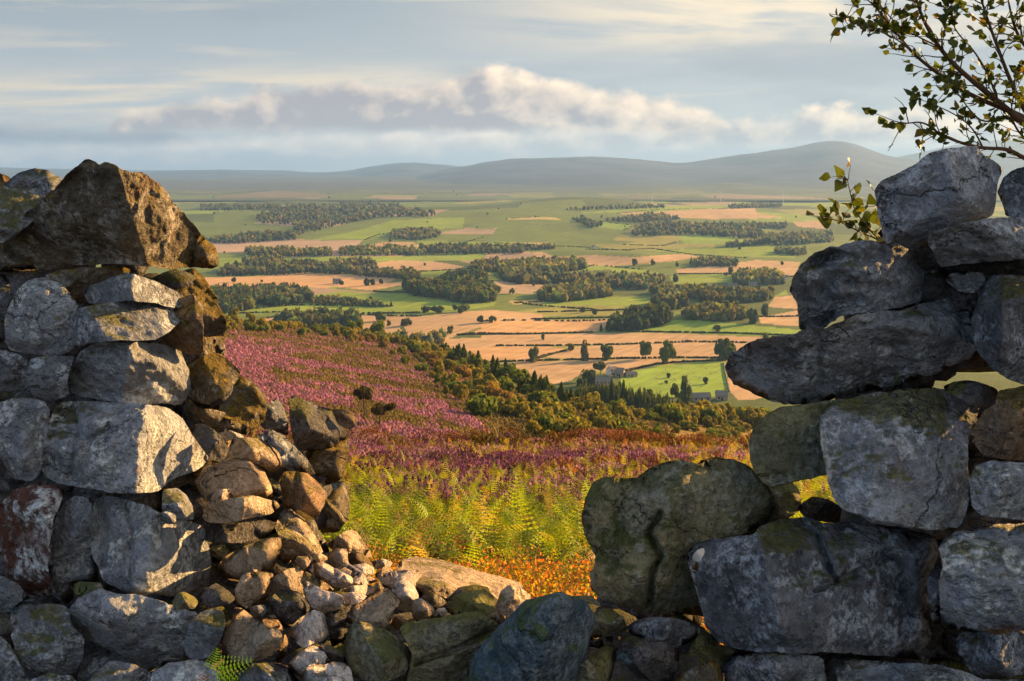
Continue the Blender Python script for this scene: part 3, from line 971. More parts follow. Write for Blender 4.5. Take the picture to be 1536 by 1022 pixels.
# --- the conifer plantation below the moor, dark on our side
def plantation():
    rng = np.random.default_rng(77)
    Vs, Fs, Cs, n = [], [], [], 0
    for i in range(330):
        t = rng.uniform(0, 1)
        u = 852 + t * 175
        d = rng.uniform(575, 640)
        x = (u - CU) / FPX * d
        topv = np.interp(t, [0, .12, .3, .55, .8, 1], [598, 582, 578, 585, 596, 606]) + rng.uniform(-4, 5) + (640 - d) * .05
        zt = (CV - topv) / FPX * d
        zb = zv(np.array([x]), np.array([d]))[0]
        hh = zt - zb
        cone = rng.random() < .75
        cv, cf, sh = crown(rng, 120, 'cone' if cone else 'tall', .2)
        w = rng.uniform(2.6, 3.6)
        cv = cv * np.array([w, w, hh * .97]) + np.array([x, d, zb])
        tone = np.array((.05, .072, .018)) * rng.uniform(.7, 1.3)
        Vs.append(cv)
        Fs.append(cf + n)
        Cs.append(tone[None] * sh[:, None])
        n += len(cv)
    me = mesh_from('conifer_plantation', np.vstack(Vs), np.vstack(Fs), False, np.vstack(Cs))
    tag(link('conifer_plantation', me, TREEM), 'dense dark conifer plantation below the farmhouse, just over the heather crest', 'wood', kind='stuff')


plantation()

# --- single trees
GT = 'hedgerow trees among the stubble fields'
ST = [('round olive tree in the stubble, westmost of the hedgerow row', 'V5', 1228, 378, 82, 66, 'tall', (.11, .12, .03)),
      ('thin pale tree on the hedge between the olive tree and the dark oak', 'V6', 180, 196, 118, 95, 'tall', (.13, .13, .06)),
      ('dark round oak on the hedge behind the farmhouse', 'V6', 320, 192, 116, 118, 'wide', (.06, .09, .025)),
      ('medium green tree on the hedge above the pasture', 'V6', 615, 186, 128, 104, 'round', (.09, .12, .03)),
      ('tall bright green tree standing in front of the pasture hedge', 'V6', 772, 222, 158, 128, 'round', (.11, .14, .03)),
      ('broad dark green tree at the tip of the beak-like stone', 'V6', 1190, 186, 160, 165, 'wide', (.07, .10, .025)),
      ('small pale tree in the hedge of the orange field', 'V6', 80, 128, 52, 50, 'round', (.12, .13, .04)),
      ('little round thorn tree in the upper pasture', 'V6', 780, 322, 40, 34, 'round', (.05, .07, .02)),
      ('very small bush in the middle of the pasture', 'V6', 766, 362, 24, 26, 'round', (.05, .07, .02)),
      ('small dark tree in the pasture near its shaded edge', 'V6', 1047, 366, 46, 46, 'round', (.05, .075, .02)),
      ('dark bush tree at the foot of the pasture', 'V6', 645, 442, 44, 54, 'round', (.05, .075, .02)),
      ('large spreading tree standing before the barns', 'V6', 905, 515, 165, 110, 'tall', (.08, .11, .025)),
      ('second tree leaning over the yard west of the barns', 'V6', 830, 462, 100, 80, 'wide', (.07, .09, .02)),
      ('umbrella-topped pine behind the farmhouse', 'V6', 290, 330, 120, 120, 'pine', (.07, .085, .03)),
      ('dark bushy tree below the umbrella-topped pine', 'V6', 215, 375, 110, 130, 'wide', (.045, .075, .02)),
      ('dark tree beside the farmhouse wall, nearest the stubble', 'V6', 150, 390, 90, 90, 'round', (.05, .075, .02)),
      ('wide lone tree in the middle of the ploughed stubble', 'V5', 640, 210, 36, 56, 'wide', (.065, .085, .03)),
      ('dark lone tree by the track between the stubble fields', 'V5', 980, 198, 32, 38, 'round', (.05, .07, .025)),
      ('paler lone tree next to the dark one by the track', 'V5', 1038, 196, 30, 40, 'round', (.08, .10, .03)),
      ('dark twin trees at the corner of the ploughed stubble', 'V5', 524, 190, 42, 50, 'wide', (.045, .07, .025)),
      ('small dark tree on the green strip', 'V5', 230, 165, 22, 24, 'round', (.045, .07, .025)),
      ('bushy low tree on the green strip, near the ploughed stubble', 'V5', 325, 160, 20, 44, 'wide', (.05, .075, .025)),
      ('dark tree pair under the wooded knoll', 'V5', 732, 150, 30, 44, 'wide', (.05, .075, .025)),
      ('wide dark tree under the wooded knoll', 'V5', 790, 152, 32, 62, 'wide', (.05, .075, .025)),
      ('grey-green tree east of the wooded knoll', 'V5', 908, 148, 32, 60, 'wide', (.08, .10, .035)),
      ('tree on the meadow before the mixed wood', 'V2', 367, 798, 26, 30, 'round', (.06, .085, .03)),
      ('second tree on the meadow before the mixed wood', 'V2', 420, 806, 26, 32, 'round', (.06, .085, .03)),
      ('big dark tree standing east of the village', 'V2', 1180, 850, 75, 70, 'round', (.055, .08, .03)),
      ('slender tree in the village, beside the big dark tree', 'V2', 1240, 812, 65, 46, 'tall', (.075, .10, .035)),
      ('tree at the village entrance', 'V2', 1060, 800, 60, 56, 'round', (.065, .09, .035)),
      ('lone round tree on the far stubble', 'V2', 1075, 614, 34, 30, 'round', (.055, .08, .03)),
      ('pale lone tree among the far stubble strips', 'V2', 614, 572, 32, 36, 'round', (.08, .10, .04)),
      ('small tree by the far stubble strips', 'V2', 702, 568, 24, 24, 'round', (.05, .075, .03)),
      ('small dark tree by the field lane', 'V2', 820, 576, 22, 22, 'round', (.05, .075, .03)),
      ('tall dark tree beside the lane bend', 'V2', 812, 650, 38, 36, 'round', (.05, .075, .03)),
      ('far tree above the knoll meadow', 'V2', 318, 560, 32, 40, 'round', (.05, .075, .03)),
      ('tree on the orange stubble rise', 'V1', 640, 692, 28, 30, 'round', (.05, .075, .03)),
      ('round tree on the orange stubble, first of three', 'V1', 767, 696, 32, 34, 'round', (.05, .075, .03)),
      ('round tree on the orange stubble, second of three', 'V1', 798, 692, 28, 30, 'round', (.05, .075, .03)),
      ('round tree on the orange stubble, third of three', 'V1', 838, 688, 26, 26, 'round', (.05, .075, .03)),
      ('small round tree alone on the orange stubble below the wedge capstone', 'V1', 102, 680, 24, 30, 'round', (.05, .075, .03))]
for (lab, r, x, y, h, w, kd, c) in ST:
    (u, v), s = reg(*RG[r])([(x, y)])[0], RG[r][2]
    single_tree(lab, u, v, h / s, w / s, kd, c, group=GT, base=-.06 if kd != 'pine' else .3, n=520 if h / s > 18 else 200, leaf=.15 if h / s > 18 else .24)


# --- hedges and walls
def hedge(label, r, line, h=1.7, w=1.6, colr=(.045, .06, .02), gap=.0, seed=1):
    P = np.array(rp(r, line))
    pts = hit(P[:, 0], P[:, 1], n=700)
    pts = pts[~np.isnan(pts[:, 0])]
    if len(pts) < 2:
        return
    rng = np.random.default_rng(seed)
    Vs, Fs, Cs, n = [], [], [], 0
    bv, bf = ICO1
    for a, b in zip(pts[:-1], pts[1:]):
        L = np.linalg.norm((b - a)[:2])
        for t in np.arange(0, 1, max(1.8, a[1] / 900) / max(L, 2)):
            if rng.random() < gap:
                continue
            x, y = a[:2] + (b - a)[:2] * t
            z = zv(np.array([x]), np.array([y]))[0]
            s = np.array([w, w * .8, h * .62]) * rng.uniform(.75, 1.3)
            v = bv * (1 + .22 * rng.normal(size=(len(bv), 1))) * s + np.array([x, y, z + h * .4])
            Vs.append(v)
            Fs.append(bf + n)
            Cs.append(np.repeat((np.array(colr) * rng.uniform(.7, 1.4))[None], len(v), 0))
            n += len(v)
    me = mesh_from('hedge', np.vstack(Vs), np.vstack(Fs), False, np.vstack(Cs))
    tag(link('hedge', me, TREEM), label, 'hedge', 'hedges between the fields', 'thing')


HD = [('dark hedge above the broad stubble band', 'V4', '-40,193 200,190 575,181', .05), ('long hedge along the foot of the green mound', 'V4', '735,176 1100,183 1400,192 1530,197', .05),
      ('thick dark hedge along the top of the orange stubble', 'V4', '300,120 500,115 790,109', .0), ('broken hedge across the middle of the stubble', 'V4', '140,243 400,243 720,237 900,230 1030,224 1290,229', .25),
      ('slanting hedge leading to the small pale tree', 'V4', '330,300 400,280 470,262', .15), ('hedge joining the row of hedgerow trees', 'V4', '330,311 560,306 720,302 960,299 1180,300', .1),
      ('gappy line of bushes at the western end of the tree hedge', 'V4', '40,323 130,318 330,311', .3), ('thick hedge bounding the pasture with sheep', 'V4', '720,366 800,345 880,327 1000,318 1190,311', .0),
      ('hedge below the ploughed stubble', 'V4', '-60,325 60,320', .1), ('dark hedge under the upper meadow', 'V2', '150,795 300,792 640,784', .15),
      ('faint hedge across the meadow', 'V2', '440,790 700,782', .2), ('hedge along the far stubble edge', 'V2', '820,612 1000,610 1370,625', .15),
      ('hedge below the bright far green field', 'V2', '380,495 700,490 900,520 1150,535', .3), ('hedge on the far hillside', 'V2', '-60,462 300,480 600,500', .4),
      ('hedge over the orange stubble', 'V1', '-60,706 300,702 480,737', .1), ('hedge under the stubble rise', 'V1', '800,724 1000,738', .1),
      ('hedge with bushes under the green strip', 'V1', '250,862 420,842 640,838 800,845 1040,850', .35), ('hedge beneath the tan strip field', 'V1', '740,622 1100,624 1290,612', .3),
      ('hedge crossing the great green hill', 'V1', '760,468 830,440 1000,425', .4), ('hedge running up the great green hill', 'V1', '1180,500 1260,480 1350,455', .35),
      ('hedge beside the track to the dark lone tree', 'V1', '1225,945 1290,938 1536,940', .05), ('hedge above the village', 'V2', '1210,818 1400,815', .1)]
for i, (lab, r, ln, g) in enumerate(HD):
    hedge(lab, r, ln, gap=g, seed=200 + i)


def scattered():
    # hedgerow trees far out among the fields, and thin hedges between them
    rng = np.random.default_rng(90)
    P = [(rng.uniform(290, 1230), CV + 26 + rng.uniform(0, 1) ** 1.2 * 250) for _ in range(260)]
    pts = hit([p[0] for p in P], [p[1] for p in P], n=700)
    vr = []
    for i in range(5):
        V, F, sh = crown(rng, 90, ['round', 'wide', 'tall', 'round', 'wide'][i], .26)
        c = np.array([(.05, .075, .028), (.06, .085, .03), (.045, .065, .025), (.075, .095, .035), (.05, .07, .03)][i])
        me = mesh_from('hedgerow_tree', V, F, False, c[None] * sh[:, None])
        me.materials.append(TREEM)
        vr.append(me)
    n = 0
    for p in pts:
        if np.isnan(p[0]) or n > 70:
            continue
        o = link('hedgerow_tree', vr[rng.integers(5)], None, None, tuple(p))
        h = rng.uniform(3.5, 8)
        o.scale = (h * rng.uniform(.4, .75), h * .5, h)
        o.rotation_euler = (0, 0, rng.uniform(0, 6))
        tag(o, 'small dark hedgerow tree out among the valley fields', 'tree', 'small trees dotted about the valley fields', 'thing')
        n += 1
    for i, (r, p, key) in enumerate(FIELDS):
        Q = rp(r, p)
        m = len(Q)
        a = rng.integers(m)
        k = rng.integers(3, max(4, m // 2 + 1))
        seq = [Q[(a + j) % m] for j in range(k)]
        sx, sy, ss = RG['S']
        if abs(seq[0][0] - seq[-1][0]) < 12 or max(q[1] for q in seq) > 500 or rng.random() < .6:
            continue
        hedge('thin dark hedge between far fields of the valley', 'S', ' '.join('%.1f,%.1f' % q for q in seq), 1.8, 1.8, gap=rng.uniform(.35, .7), seed=400 + i)


scattered()


def box(bm, x0, x1, y0, y1, z0, z1):
    vs = [bm.verts.new(p) for p in [(x0, y0, z0), (x1, y0, z0), (x1, y1, z0), (x0, y1, z0), (x0, y0, z1), (x1, y0, z1), (x1, y1, z1), (x0, y1, z1)]]
    for f in [(0, 3, 2, 1), (4, 5, 6, 7), (0, 1, 5, 4), (1, 2, 6, 5), (2, 3, 7, 6), (3, 0, 4, 7)]:
        bm.faces.new([vs[i] for i in f])


def bobj(name, bm, mat, parent=None, loc=(0, 0, 0)):
    me = bpy.data.meshes.new(name)
    bm.normal_update()
    bm.to_mesh(me)
    bm.free()
    return link(name, me, mat, parent, loc)


STONEW = flat_mat('house_stone', (0.34, 0.28, 0.21), .25, .6)
WHITEW = flat_mat('limewash', (0.75, 0.72, 0.66), .06, .6)
SLATE_ = flat_mat('roof_slate', (0.19, 0.175, 0.165), .3, .8)
GLASS_ = flat_mat('window_dark', (0.02, 0.022, 0.028), .1, 1, .2, 0, .6)


def house(label, u, v, L, Wd, H, rh, wall, name='farmhouse', rot=0.0, cat='house', chim=2, wins=3, storeys=2, flat=False):
    """gabled building: walls with gables, pitched roof with eaves, chimneys, windows and a door"""
    p = hit(u, v)[0]
    root = tag(link(name, None, None, None, tuple(p)), label, cat, None, 'thing')
    root.rotation_euler = (0, 0, rot)
    bm = bmesh.new()
    vs = [bm.verts.new(q) for q in [(-L / 2, 0, -1), (L / 2, 0, -1), (L / 2, Wd, -1), (-L / 2, Wd, -1), (-L / 2, 0, H), (L / 2, 0, H), (L / 2, Wd, H), (-L / 2, Wd, H), (-L / 2, Wd / 2, H + rh), (L / 2, Wd / 2, H + rh)]]
    for f in [(0, 1, 5, 4), (2, 3, 7, 6), (1, 2, 6, 9, 5), (3, 0, 4, 8, 7)]:
        bm.faces.new([vs[i] for i in f])
    bobj('wall', bm, wall, root)
    bm = bmesh.new()
    e = .45
    sl = rh / (Wd / 2)
    prof = [(-e, H - e * sl + .05), (Wd / 2, H + rh + .05), (Wd + e, H - e * sl + .05), (Wd + e, H - e * sl + .3), (Wd / 2, H + rh + .35), (-e, H - e * sl + .3)]
    a = [bm.verts.new((-L / 2 - .3, y, z)) for y, z in prof]
    b = [bm.verts.new((L / 2 + .3, y, z)) for y, z in prof]
    for i in range(6):
        j = (i + 1) % 6
        bm.faces.new((a[i], a[j], b[j], b[i]))
    for q in ((0, 1, 4, 5), (1, 2, 3, 4)):
        bm.faces.new([a[i] for i in reversed(q)])
        bm.faces.new([b[i] for i in q])
    ro = bobj('roof', bm, SLATE_, root)
    for k in range(chim):
        bm = bmesh.new()
        cx = -L / 2 + .8 + k * (L - 1.6) / max(1, chim - 1)
        box(bm, cx - .6, cx + .6, Wd / 2 - .45, Wd / 2 + .45, H + rh - .8, H + rh + 1.9)
        box(bm, cx - .72, cx + .72, Wd / 2 - .57, Wd / 2 + .57, H + rh + 1.9, H + rh + 2.1)
        bobj('chimney', bm, wall, ro)
    for sidx in range(storeys):
        for k in range(wins):
            if sidx == 0 and k == wins // 2:
                bm = bmesh.new()
                box(bm, -.6, .6, -.06, .06, 0, 2.2)
                bobj('door', bm, GLASS_, root, (0, 0, 0))
                continue
            wx = -L / 2 + L * (k + .5) / wins
            bm = bmesh.new()
            box(bm, wx - .55, wx + .55, -.05, .08, .9 + sidx * 2.9, 2.5 + sidx * 2.9)
            bobj('window', bm, GLASS_, root)
    return root


house('weathered stone farmhouse with tall gables at the corner of the pasture', 905, 583, 11.5, 7, 5, 3, STONEW, chim=2, wins=4)
house('white-gabled cottage standing behind the stone farmhouse', 921, 564, 7, 6, 4.2, 2.6, WHITEW, chim=1, wins=2, name='cottage', rot=.5)
house('low stone shed beside the white-gabled cottage', 929, 566, 6, 6, 3.6, 3.2, STONEW, chim=0, wins=2, storeys=1, name='shed', rot=-.4)
house('low long stone outbuilding at the pasture edge', 948, 566, 9, 5, 2.2, 1.6, STONEW, chim=0, wins=2, storeys=1, name='outbuilding', rot=.2, cat='building')
house('long barn with a dark roof at the foot of the pasture', 1053, 602, 13, 6, 2.8, 2.4, STONEW, chim=0, wins=3, storeys=1, name='barn', rot=.1, cat='barn')
house('blue-grey roofed barn at the pasture corner, next to the long barn', 1083, 601, 8, 6.5, 3.4, 2.8, STONEW, chim=0, wins=2, storeys=1, name='barn', rot=-.1, cat='barn')
house('distant white house among trees beside the craggy stone', 1177, 421, 11, 7, 5, 3, WHITEW, chim=2, wins=3)
house('village house with a long grey roof', 1100, 432, 14, 7, 3.5, 2.5, STONEW, chim=1, wins=5, name='house')
house('second village house, partly behind trees', 1130, 430, 12, 7, 3.5, 2.5, STONEW, chim=1, wins=4, name='house')
house('pale farm building on the great green hill, in front of its copse', 605, 357, 24, 9, 5, 3.5, STONEW, chim=1, wins=4, name='farm_building', cat='building')
house('white cottage far out on the meadow lane', 890, 373, 8, 6, 4, 2.5, WHITEW, chim=1, wins=2, name='cottage')
house('small farm on the orange stubble rise', 505, 426, 12, 7, 4.5, 3, STONEW, chim=1, wins=3)
house('house among the pale village trees', 1068, 474, 10, 7, 5, 3, WHITEW, chim=1, wins=3, name='house')


def field_wall():
    P = np.array(rp('V6', '1180,215 1188,270 1205,350 1222,425'))
    pts = hit(P[:, 0], P[:, 1], n=1200)
    rng = np.random.default_rng(5)
    bm = bmesh.new()
    for a, b in zip(pts[:-1], pts[1:]):
        L = np.linalg.norm((b - a)[:2])
        dx, dy = (b - a)[:2] / L
        for t in np.arange(0, L, .9):
            x, y = a[0] + dx * t, a[1] + dy * t
            z = zv(np.array([x]), np.array([y]))[0]
            h = 1.25 + rng.uniform(-.1, .15)
            r = rng.uniform(.28, .36)
            cs = [(x - dy * r - dx * .5, y + dx * r - dy * .5), (x + dy * r - dx * .5, y - dx * r - dy * .5), (x + dy * r + dx * .5, y - dx * r + dy * .5), (x - dy * r + dx * .5, y + dx * r + dy * .5)]
            lo = [bm.verts.new((c[0], c[1], z - .3)) for c in cs]
            hi = [bm.verts.new((x + (c[0] - x) * .75, y + (c[1] - y) * .95, z + h + rng.uniform(0, .08))) for c in cs]
            bm.faces.new(hi)
            for i in range(4):
                bm.faces.new((lo[i], lo[(i + 1) % 4], hi[(i + 1) % 4], hi[i]))
    tag(bobj('field_wall', bm, STONEW), 'long drystone field wall running down the edge of the pasture with sheep', 'wall', None, 'thing')


field_wall()


def sheep():
    wool = flat_mat('wool', (.62, .57, .48), .1, 3)
    skin = flat_mat('sheep_face', (.08, .07, .06), .1, 3)
    v, f = ICO2
    body = v * np.array([.62, .3, .3]) * (1 + .07 * fbm(v * 3, 2))[:, None]
    body[:, 2] += .68 + .05 * np.cos(body[:, 0] * 3)
    head = v * np.array([.17, .1, .11]) + np.array([.72, 0, .86])
    legs, lf, n = [], [], len(body) + len(head)
    for sx in (-.4, .4):
        for sy in (-.14, .14):
            a = np.array([(sx + dx * .045, sy + dy * .045, z) for z in (0, .45) for dx, dy in ((-1, -1), (1, -1), (1, 1), (-1, 1))])
            legs.append(a)
            lf += [(n + i, n + (i + 1) % 4, n + 4 + (i + 1) % 4, n + 4 + i) for i in range(4)]
            n += 8
    V = np.vstack([body, head] + legs)
    F = [tuple(t) for t in f] + [tuple(t + len(body)) for t in f] + lf
    me = mesh_from('sheep', V, F, True)
    me.materials.append(wool)
    me.materials.append(skin)
    idx = [0] * len(f) + [1] * len(f) + [1] * len(lf)
    me.polygons.foreach_set('material_index', idx)
    rng = np.random.default_rng(9)
    P = rp('V6', '560,300 900,235 1180,230 1195,330 1200,400 700,400 640,350')
    a = np.array(P)
    k = 0
    while k < 46:
        u, v_ = rng.uniform(a[:, 0].min(), a[:, 0].max()), rng.uniform(a[:, 1].min(), a[:, 1].max())
        if not inside(np.array([u]), np.array([v_]), P)[0]:
            continue
        p = hit(u, v_)[0]
        o = link('sheep', me, None, None, tuple(p))
        o.rotation_euler = (0, 0, rng.uniform(0, 6.28))
        o.scale = [rng.uniform(.95, 1.25)] * 3
        tag(o, 'white sheep grazing in the bright pasture beside the field wall', 'sheep', 'sheep grazing in the bright pasture', 'thing')
        k += 1


sheep()


def turbine(label, u, v, hpx, a0):
    p = hit(u, v)[0]
    H = hpx * p[1] / FPX
    root = tag(link('wind_turbine', None, None, None, tuple(p)), label, 'wind turbine', 'wind turbines under the moor hill', 'thing')
    m = WHITEW
    bm = bmesh.new()
    bmesh.ops.create_cone(bm, segments=12, radius1=H * .03, radius2=H * .016, depth=H)
    bmesh.ops.translate(bm, verts=bm.verts, vec=(0, 0, H / 2))
    bobj('tower', bm, m, root)
    bm = bmesh.new()
    box(bm, -H * .02, H * .02, -H * .06, H * .05, H * .985, H * 1.03)
    bobj('nacelle', bm, m, root)
    for k in range(3):
        a = a0 + k * 2.094
        bm = bmesh.new()
        bmesh.ops.create_cone(bm, segments=6, radius1=H * .018, radius2=H * .005, depth=H * .48)
        for q in bm.verts:
            q.co.y *= .3
            z = q.co.z + H * .25
            q.co.x, q.co.z = q.co.x * math.cos(a) + z * math.sin(a), -q.co.x * math.sin(a) + z * math.cos(a) + H * 1.0
            q.co.y -= H * .08
        bobj('blade', bm, m, root)


turbine('tiny white wind turbine, westmost under the moor hill', 978, 308, 13, .3)
turbine('tiny white wind turbine near the middle of the moor foot', 1081, 303, 14, .9)
turbine('tiny white wind turbine close to the craggy stone', 1175, 307, 15, 1.5)
# ------------------------------------------------------------------ the moor shoulder: birches, bushes, conifers, a lone pine
def tree_mesh(name, rng, kind, n, leaf, base, tr=.03):
    V, F, sh = crown(rng, n, kind, leaf)
    V = V * np.array([1, 1, 1 - base]) + np.array([0, 0, base])
    tv, tf = trunk_mesh(1.0, tr, rng, 3, .2, .8)
    nn = len(V)
    faces = [tuple(f) for f in F] + [tuple(i + nn for i in f) for f in tf]
    cols = np.concatenate([np.repeat(sh[:, None], 3, 1), np.repeat(np.array([[.9, .6, .5]]), len(tv), 0)])
    return mesh_from(name, np.vstack([V, tv]), faces, False, cols)


def tint_mat(name, tint, trans=.42):
    return leaf_mat(name, trans, .75, tint, .08)


def moor_trees():
    rng = np.random.default_rng(33)
    TM = {'olive': tint_mat('birch_olive', (.17, .165, .03)), 'green': tint_mat('scrub_green', (.11, .15, .025)), 'rust': tint_mat('birch_rust', (.21, .14, .035)),
          'dark': tint_mat('conifer_dark', (.07, .10, .024), .35), 'gold': tint_mat('birch_gold', (.22, .19, .028))}
    var = {}
    for mk in TM:
        kinds = ['cone'] * 3 + ['tall'] if mk == 'dark' else ['round', 'wide', 'tall', 'round']
        for i, kd in enumerate(kinds):
            me = tree_mesh('moor_tree_' + mk, rng, kd, 460 if mk != 'dark' else 520, .15 if kd != 'cone' else .2, .06 if kd != 'cone' else .03)
            me.materials.append(TM[mk])
            var.setdefault(mk, []).append(me)

    def place(name, label, group, mk, u, d, h, w, cat='tree', var_i=None):
        x = (u - CU) / FPX * d
        z = zspur(np.array([x]), np.array([d]))[0]
        zz = zv(np.array([x]), np.array([d]))[0] if d > 300 else -1e9
        me = var[mk][rng.integers(len(var[mk])) if var_i is None else var_i]
        o = link(name, me, None, None, (x, d, max(z, zz) - .15))
        o.scale = (w / 2, w / 2, h)
        o.rotation_euler = (0, 0, rng.uniform(0, 6.28))
        tag(o, label, cat, group, 'thing')
    # scrub along the skyline, west end: golden green bushes
    for i in range(120):
        u = rng.uniform(300, 660)
        e = spur_edge(u)
        d = e - 88 * rng.uniform(0, 1) ** 1.7 + 2
        h = rng.uniform(2.6, 5.2) * (1.15 if u > 500 else .85)
        place('scrub_bush', 'golden green bush on the skyline of the heather slope', 'bushes along the skyline of the heather slope', rng.choice(['olive', 'green', 'gold', 'olive']), u, d, h, h * rng.uniform(1.1, 1.7), 'bush')
    # taller trees standing out of it
    for (u, h, w, mk, lab) in [(527, 7.5, 6, 'green', 'taller round tree breaking the skyline over the scrub'), (540, 8.5, 4.5, 'green', 'slim upright tree breaking the skyline beside the round tree'),
                               (567, 9.5, 10, 'green', 'broad dark tree at the middle of the skyline scrub'), (352, 6.5, 6, 'olive', 'rounded golden tree on the skyline beside the standing stones'),
                               (375, 5.5, 6, 'olive', 'second golden tree on the skyline'), (392, 5, 5, 'gold', 'third golden tree on the skyline'), (437, 4.5, 6, 'gold', 'low golden tree ending the row on the skyline')]:
        place('scrub_tree', lab, 'taller trees on the skyline', mk, u, spur_edge(u) - (14 if u > 500 else 22), h, w, var_i=0)
    # birches and bushes spilling down the east flank
    n = 0
    while n < 165:
        u = rng.uniform(520, 940)
        lo = np.interp(u, [520, 600, 680, 760, 860, 940], [.80, .66, .55, .5, .5, .5])
        e = spur_edge(u)
        d = e * rng.uniform(lo, .985)
        x = (u - CU) / FPX * d
        vv = CV - FPX * zspur(np.array([x]), np.array([d]))[0] / d
        if vv > np.interp(u, [520, 600, 660, 720, 760], [530, 560, 600, 640, 680]):
            continue
        h = rng.uniform(2.4, 5.5)
        near = d / e
        mk = rng.choice(['olive', 'rust', 'green', 'gold', 'olive']) if near < .86 and u < 760 else rng.choice(['olive', 'green', 'olive', 'gold'])
        place('birch_bush', 'rounded birch bush on the flank of the heather slope', 'birch bushes on the flank of the heather slope', mk, u, d, h, h * rng.uniform(1.0, 1.5), 'bush')
        n += 1
    # conifers on the far lip
    for i in range(175):
        u = rng.uniform(608, 872)
        e = spur_edge(u)
        d = e + rng.uniform(-10, 26)
        if u < 800 and rng.random() < .62:
            hr = rng.uniform(4.5, 8)
            place('scrub_tree', 'round green tree among the conifers on the lip of the heather slope', 'round trees among the conifers on the lip of the heather slope', rng.choice(['green', 'olive']), u, d, hr, hr * rng.uniform(.9, 1.3))
            continue
        h = rng.uniform(7, 11.5) * np.interp(u, [608, 660, 760, 830, 868], [.6, .9, .95, .7, .55])
        place('conifer', 'dark conifer in the belt along the lip of the heather slope', 'conifers along the lip of the heather slope', 'dark', u, d, h, h * rng.uniform(.5, .75), 'conifer')
    # leafy trees east of the plantation, towards the barns
    for i in range(90):
        u = rng.uniform(985, 1200)
        d = spur_edge(u) + rng.uniform(-50, 8)
        h = rng.uniform(3.5, 7.5) * np.interp(u, [985, 1060, 1200], [.8, 1.0, 1.15])
        place('valley_tree', 'sunlit leafy tree below the barns, just beyond the heather crest', 'leafy trees below the barns', rng.choice(['gold', 'olive', 'olive', 'green']), u, d, h, h * rng.uniform(.9, 1.3))
    for i in range(170):
        u = rng.uniform(850, 1230)
        d = spur_edge(u) - 150 * rng.uniform(0, 1) ** 1.3
        h = rng.uniform(1.8, 3.4)
        place('birch_bush', 'rounded birch bush on the flank of the heather slope', 'birch bushes on the flank of the heather slope', rng.choice(['olive', 'green', 'gold']), u, d, h, h * rng.uniform(1.1, 1.6), 'bush')
    # the dark round bush low on the slope
    place('scrub_bush', 'dark round bush at the foot of the heather slope', None, 'green', 724, 224, 5.4, 8.2, 'bush', 1)


moor_trees()


def lone_pine():
    rng = np.random.default_rng(8)
    for (lab, u, v, hpx, wpx, lean, nclump) in [('dark wind-bent pine alone on the heather slope', 548, 626, 46, 34, -.1, 5), ('smaller dark pine leaning beside the lone pine', 570, 640, 36, 42, .25, 6)]:
        p = hit(u, v, zspur, 70, 640)[0]
        s = p[1] / FPX
        H, Wd = hpx * s, wpx * s
        root = tag(link('pine_tree', None, None, None, tuple(p)), lab, 'tree', None, 'thing')
        tv, tf = trunk_mesh(H, H * .03, rng, 6, .38, .9)
        link('trunk', mesh_from('trunk', tv, tf), BARK, root)
        V, F, sh = crown(rng, 420, 'pine', .13)
        V = V * np.array([Wd / 2, Wd / 2, H * .85]) + np.array([lean * H * .4, 0, H * .22])
        link('crown', mesh_from('crown', V, F, False, np.array((.05, .042, .016))[None] * sh[:, None]), TREEM, root)


lone_pine()

# ------------------------------------------------------------------ bracken, heather and bilberry behind the wall
LEAF = leaf_mat('bracken_leaf', 0.5, 0.55, spec=0.25)
HEATH = leaf_mat('heather_sprig', 0.25, 0.8, spec=0.05)


def frond(rng, pairs=9):
    """one bracken frond of unit length growing along +x, arching, with toothed leaflets: verts and triangles"""
    V, F = [], []
    t = np.linspace(0, 1, pairs + 3)
    droop = rng.uniform(.25, .6)
    ax = np.stack([t, np.zeros_like(t), .55 * t - droop * t * t], -1)
    for i in range(1, len(t) - 1):
        s = t[i]
        w = .36 * (1 - s) ** .8 * min(1, (s + .10) * 5) + .02
        if s < .16:
            continue
        for sd in (-1, 1):
            b = ax[i]
            d = np.array([.42, sd * 1.0, -.12 + rng.normal(0, .08)])
            d /= np.linalg.norm(d)
            n = len(V)
            perp = np.array([d[1] * sd, -d[0] * sd, 0]) * sd
            perp = np.array([1.0, 0, 0]) - d * d[0]
            perp /= np.linalg.norm(perp)
            hw = .030 * (1.1 - .6 * s)
            k = 3
            pts = []
            for j in range(k + 1):
                q = j / k
                c = b + d * w * q + np.array([0, 0, -.05 * q * q * w / .3])
                ww = hw * (1 - q * .85)
                # teeth: alternate wide and narrow
                pts.append((c, ww))
            for j in range(k):
                c0, w0 = pts[j]
                c1, w1 = pts[j + 1]
                for e in (-1, 1):
                    n = len(V)
                    V += [c0, c0 * .35 + c1 * .65 + perp * e * w0 * 1.25, c1]
                    F.append((n, n + 1, n + 2) if e > 0 else (n, n + 2, n + 1))
    # stalk
    for a, b in zip(ax[:-1], ax[1:]):
        n = len(V)
        V += [a + (0, .006, 0), a - (0, .006, 0), b]
        F.append((n, n + 1, n + 2))
    return np.array(V), np.array(F)


def patch_noise(x, y, s, seed):
    return fbm2(x, y, s, 3, .55, seed)


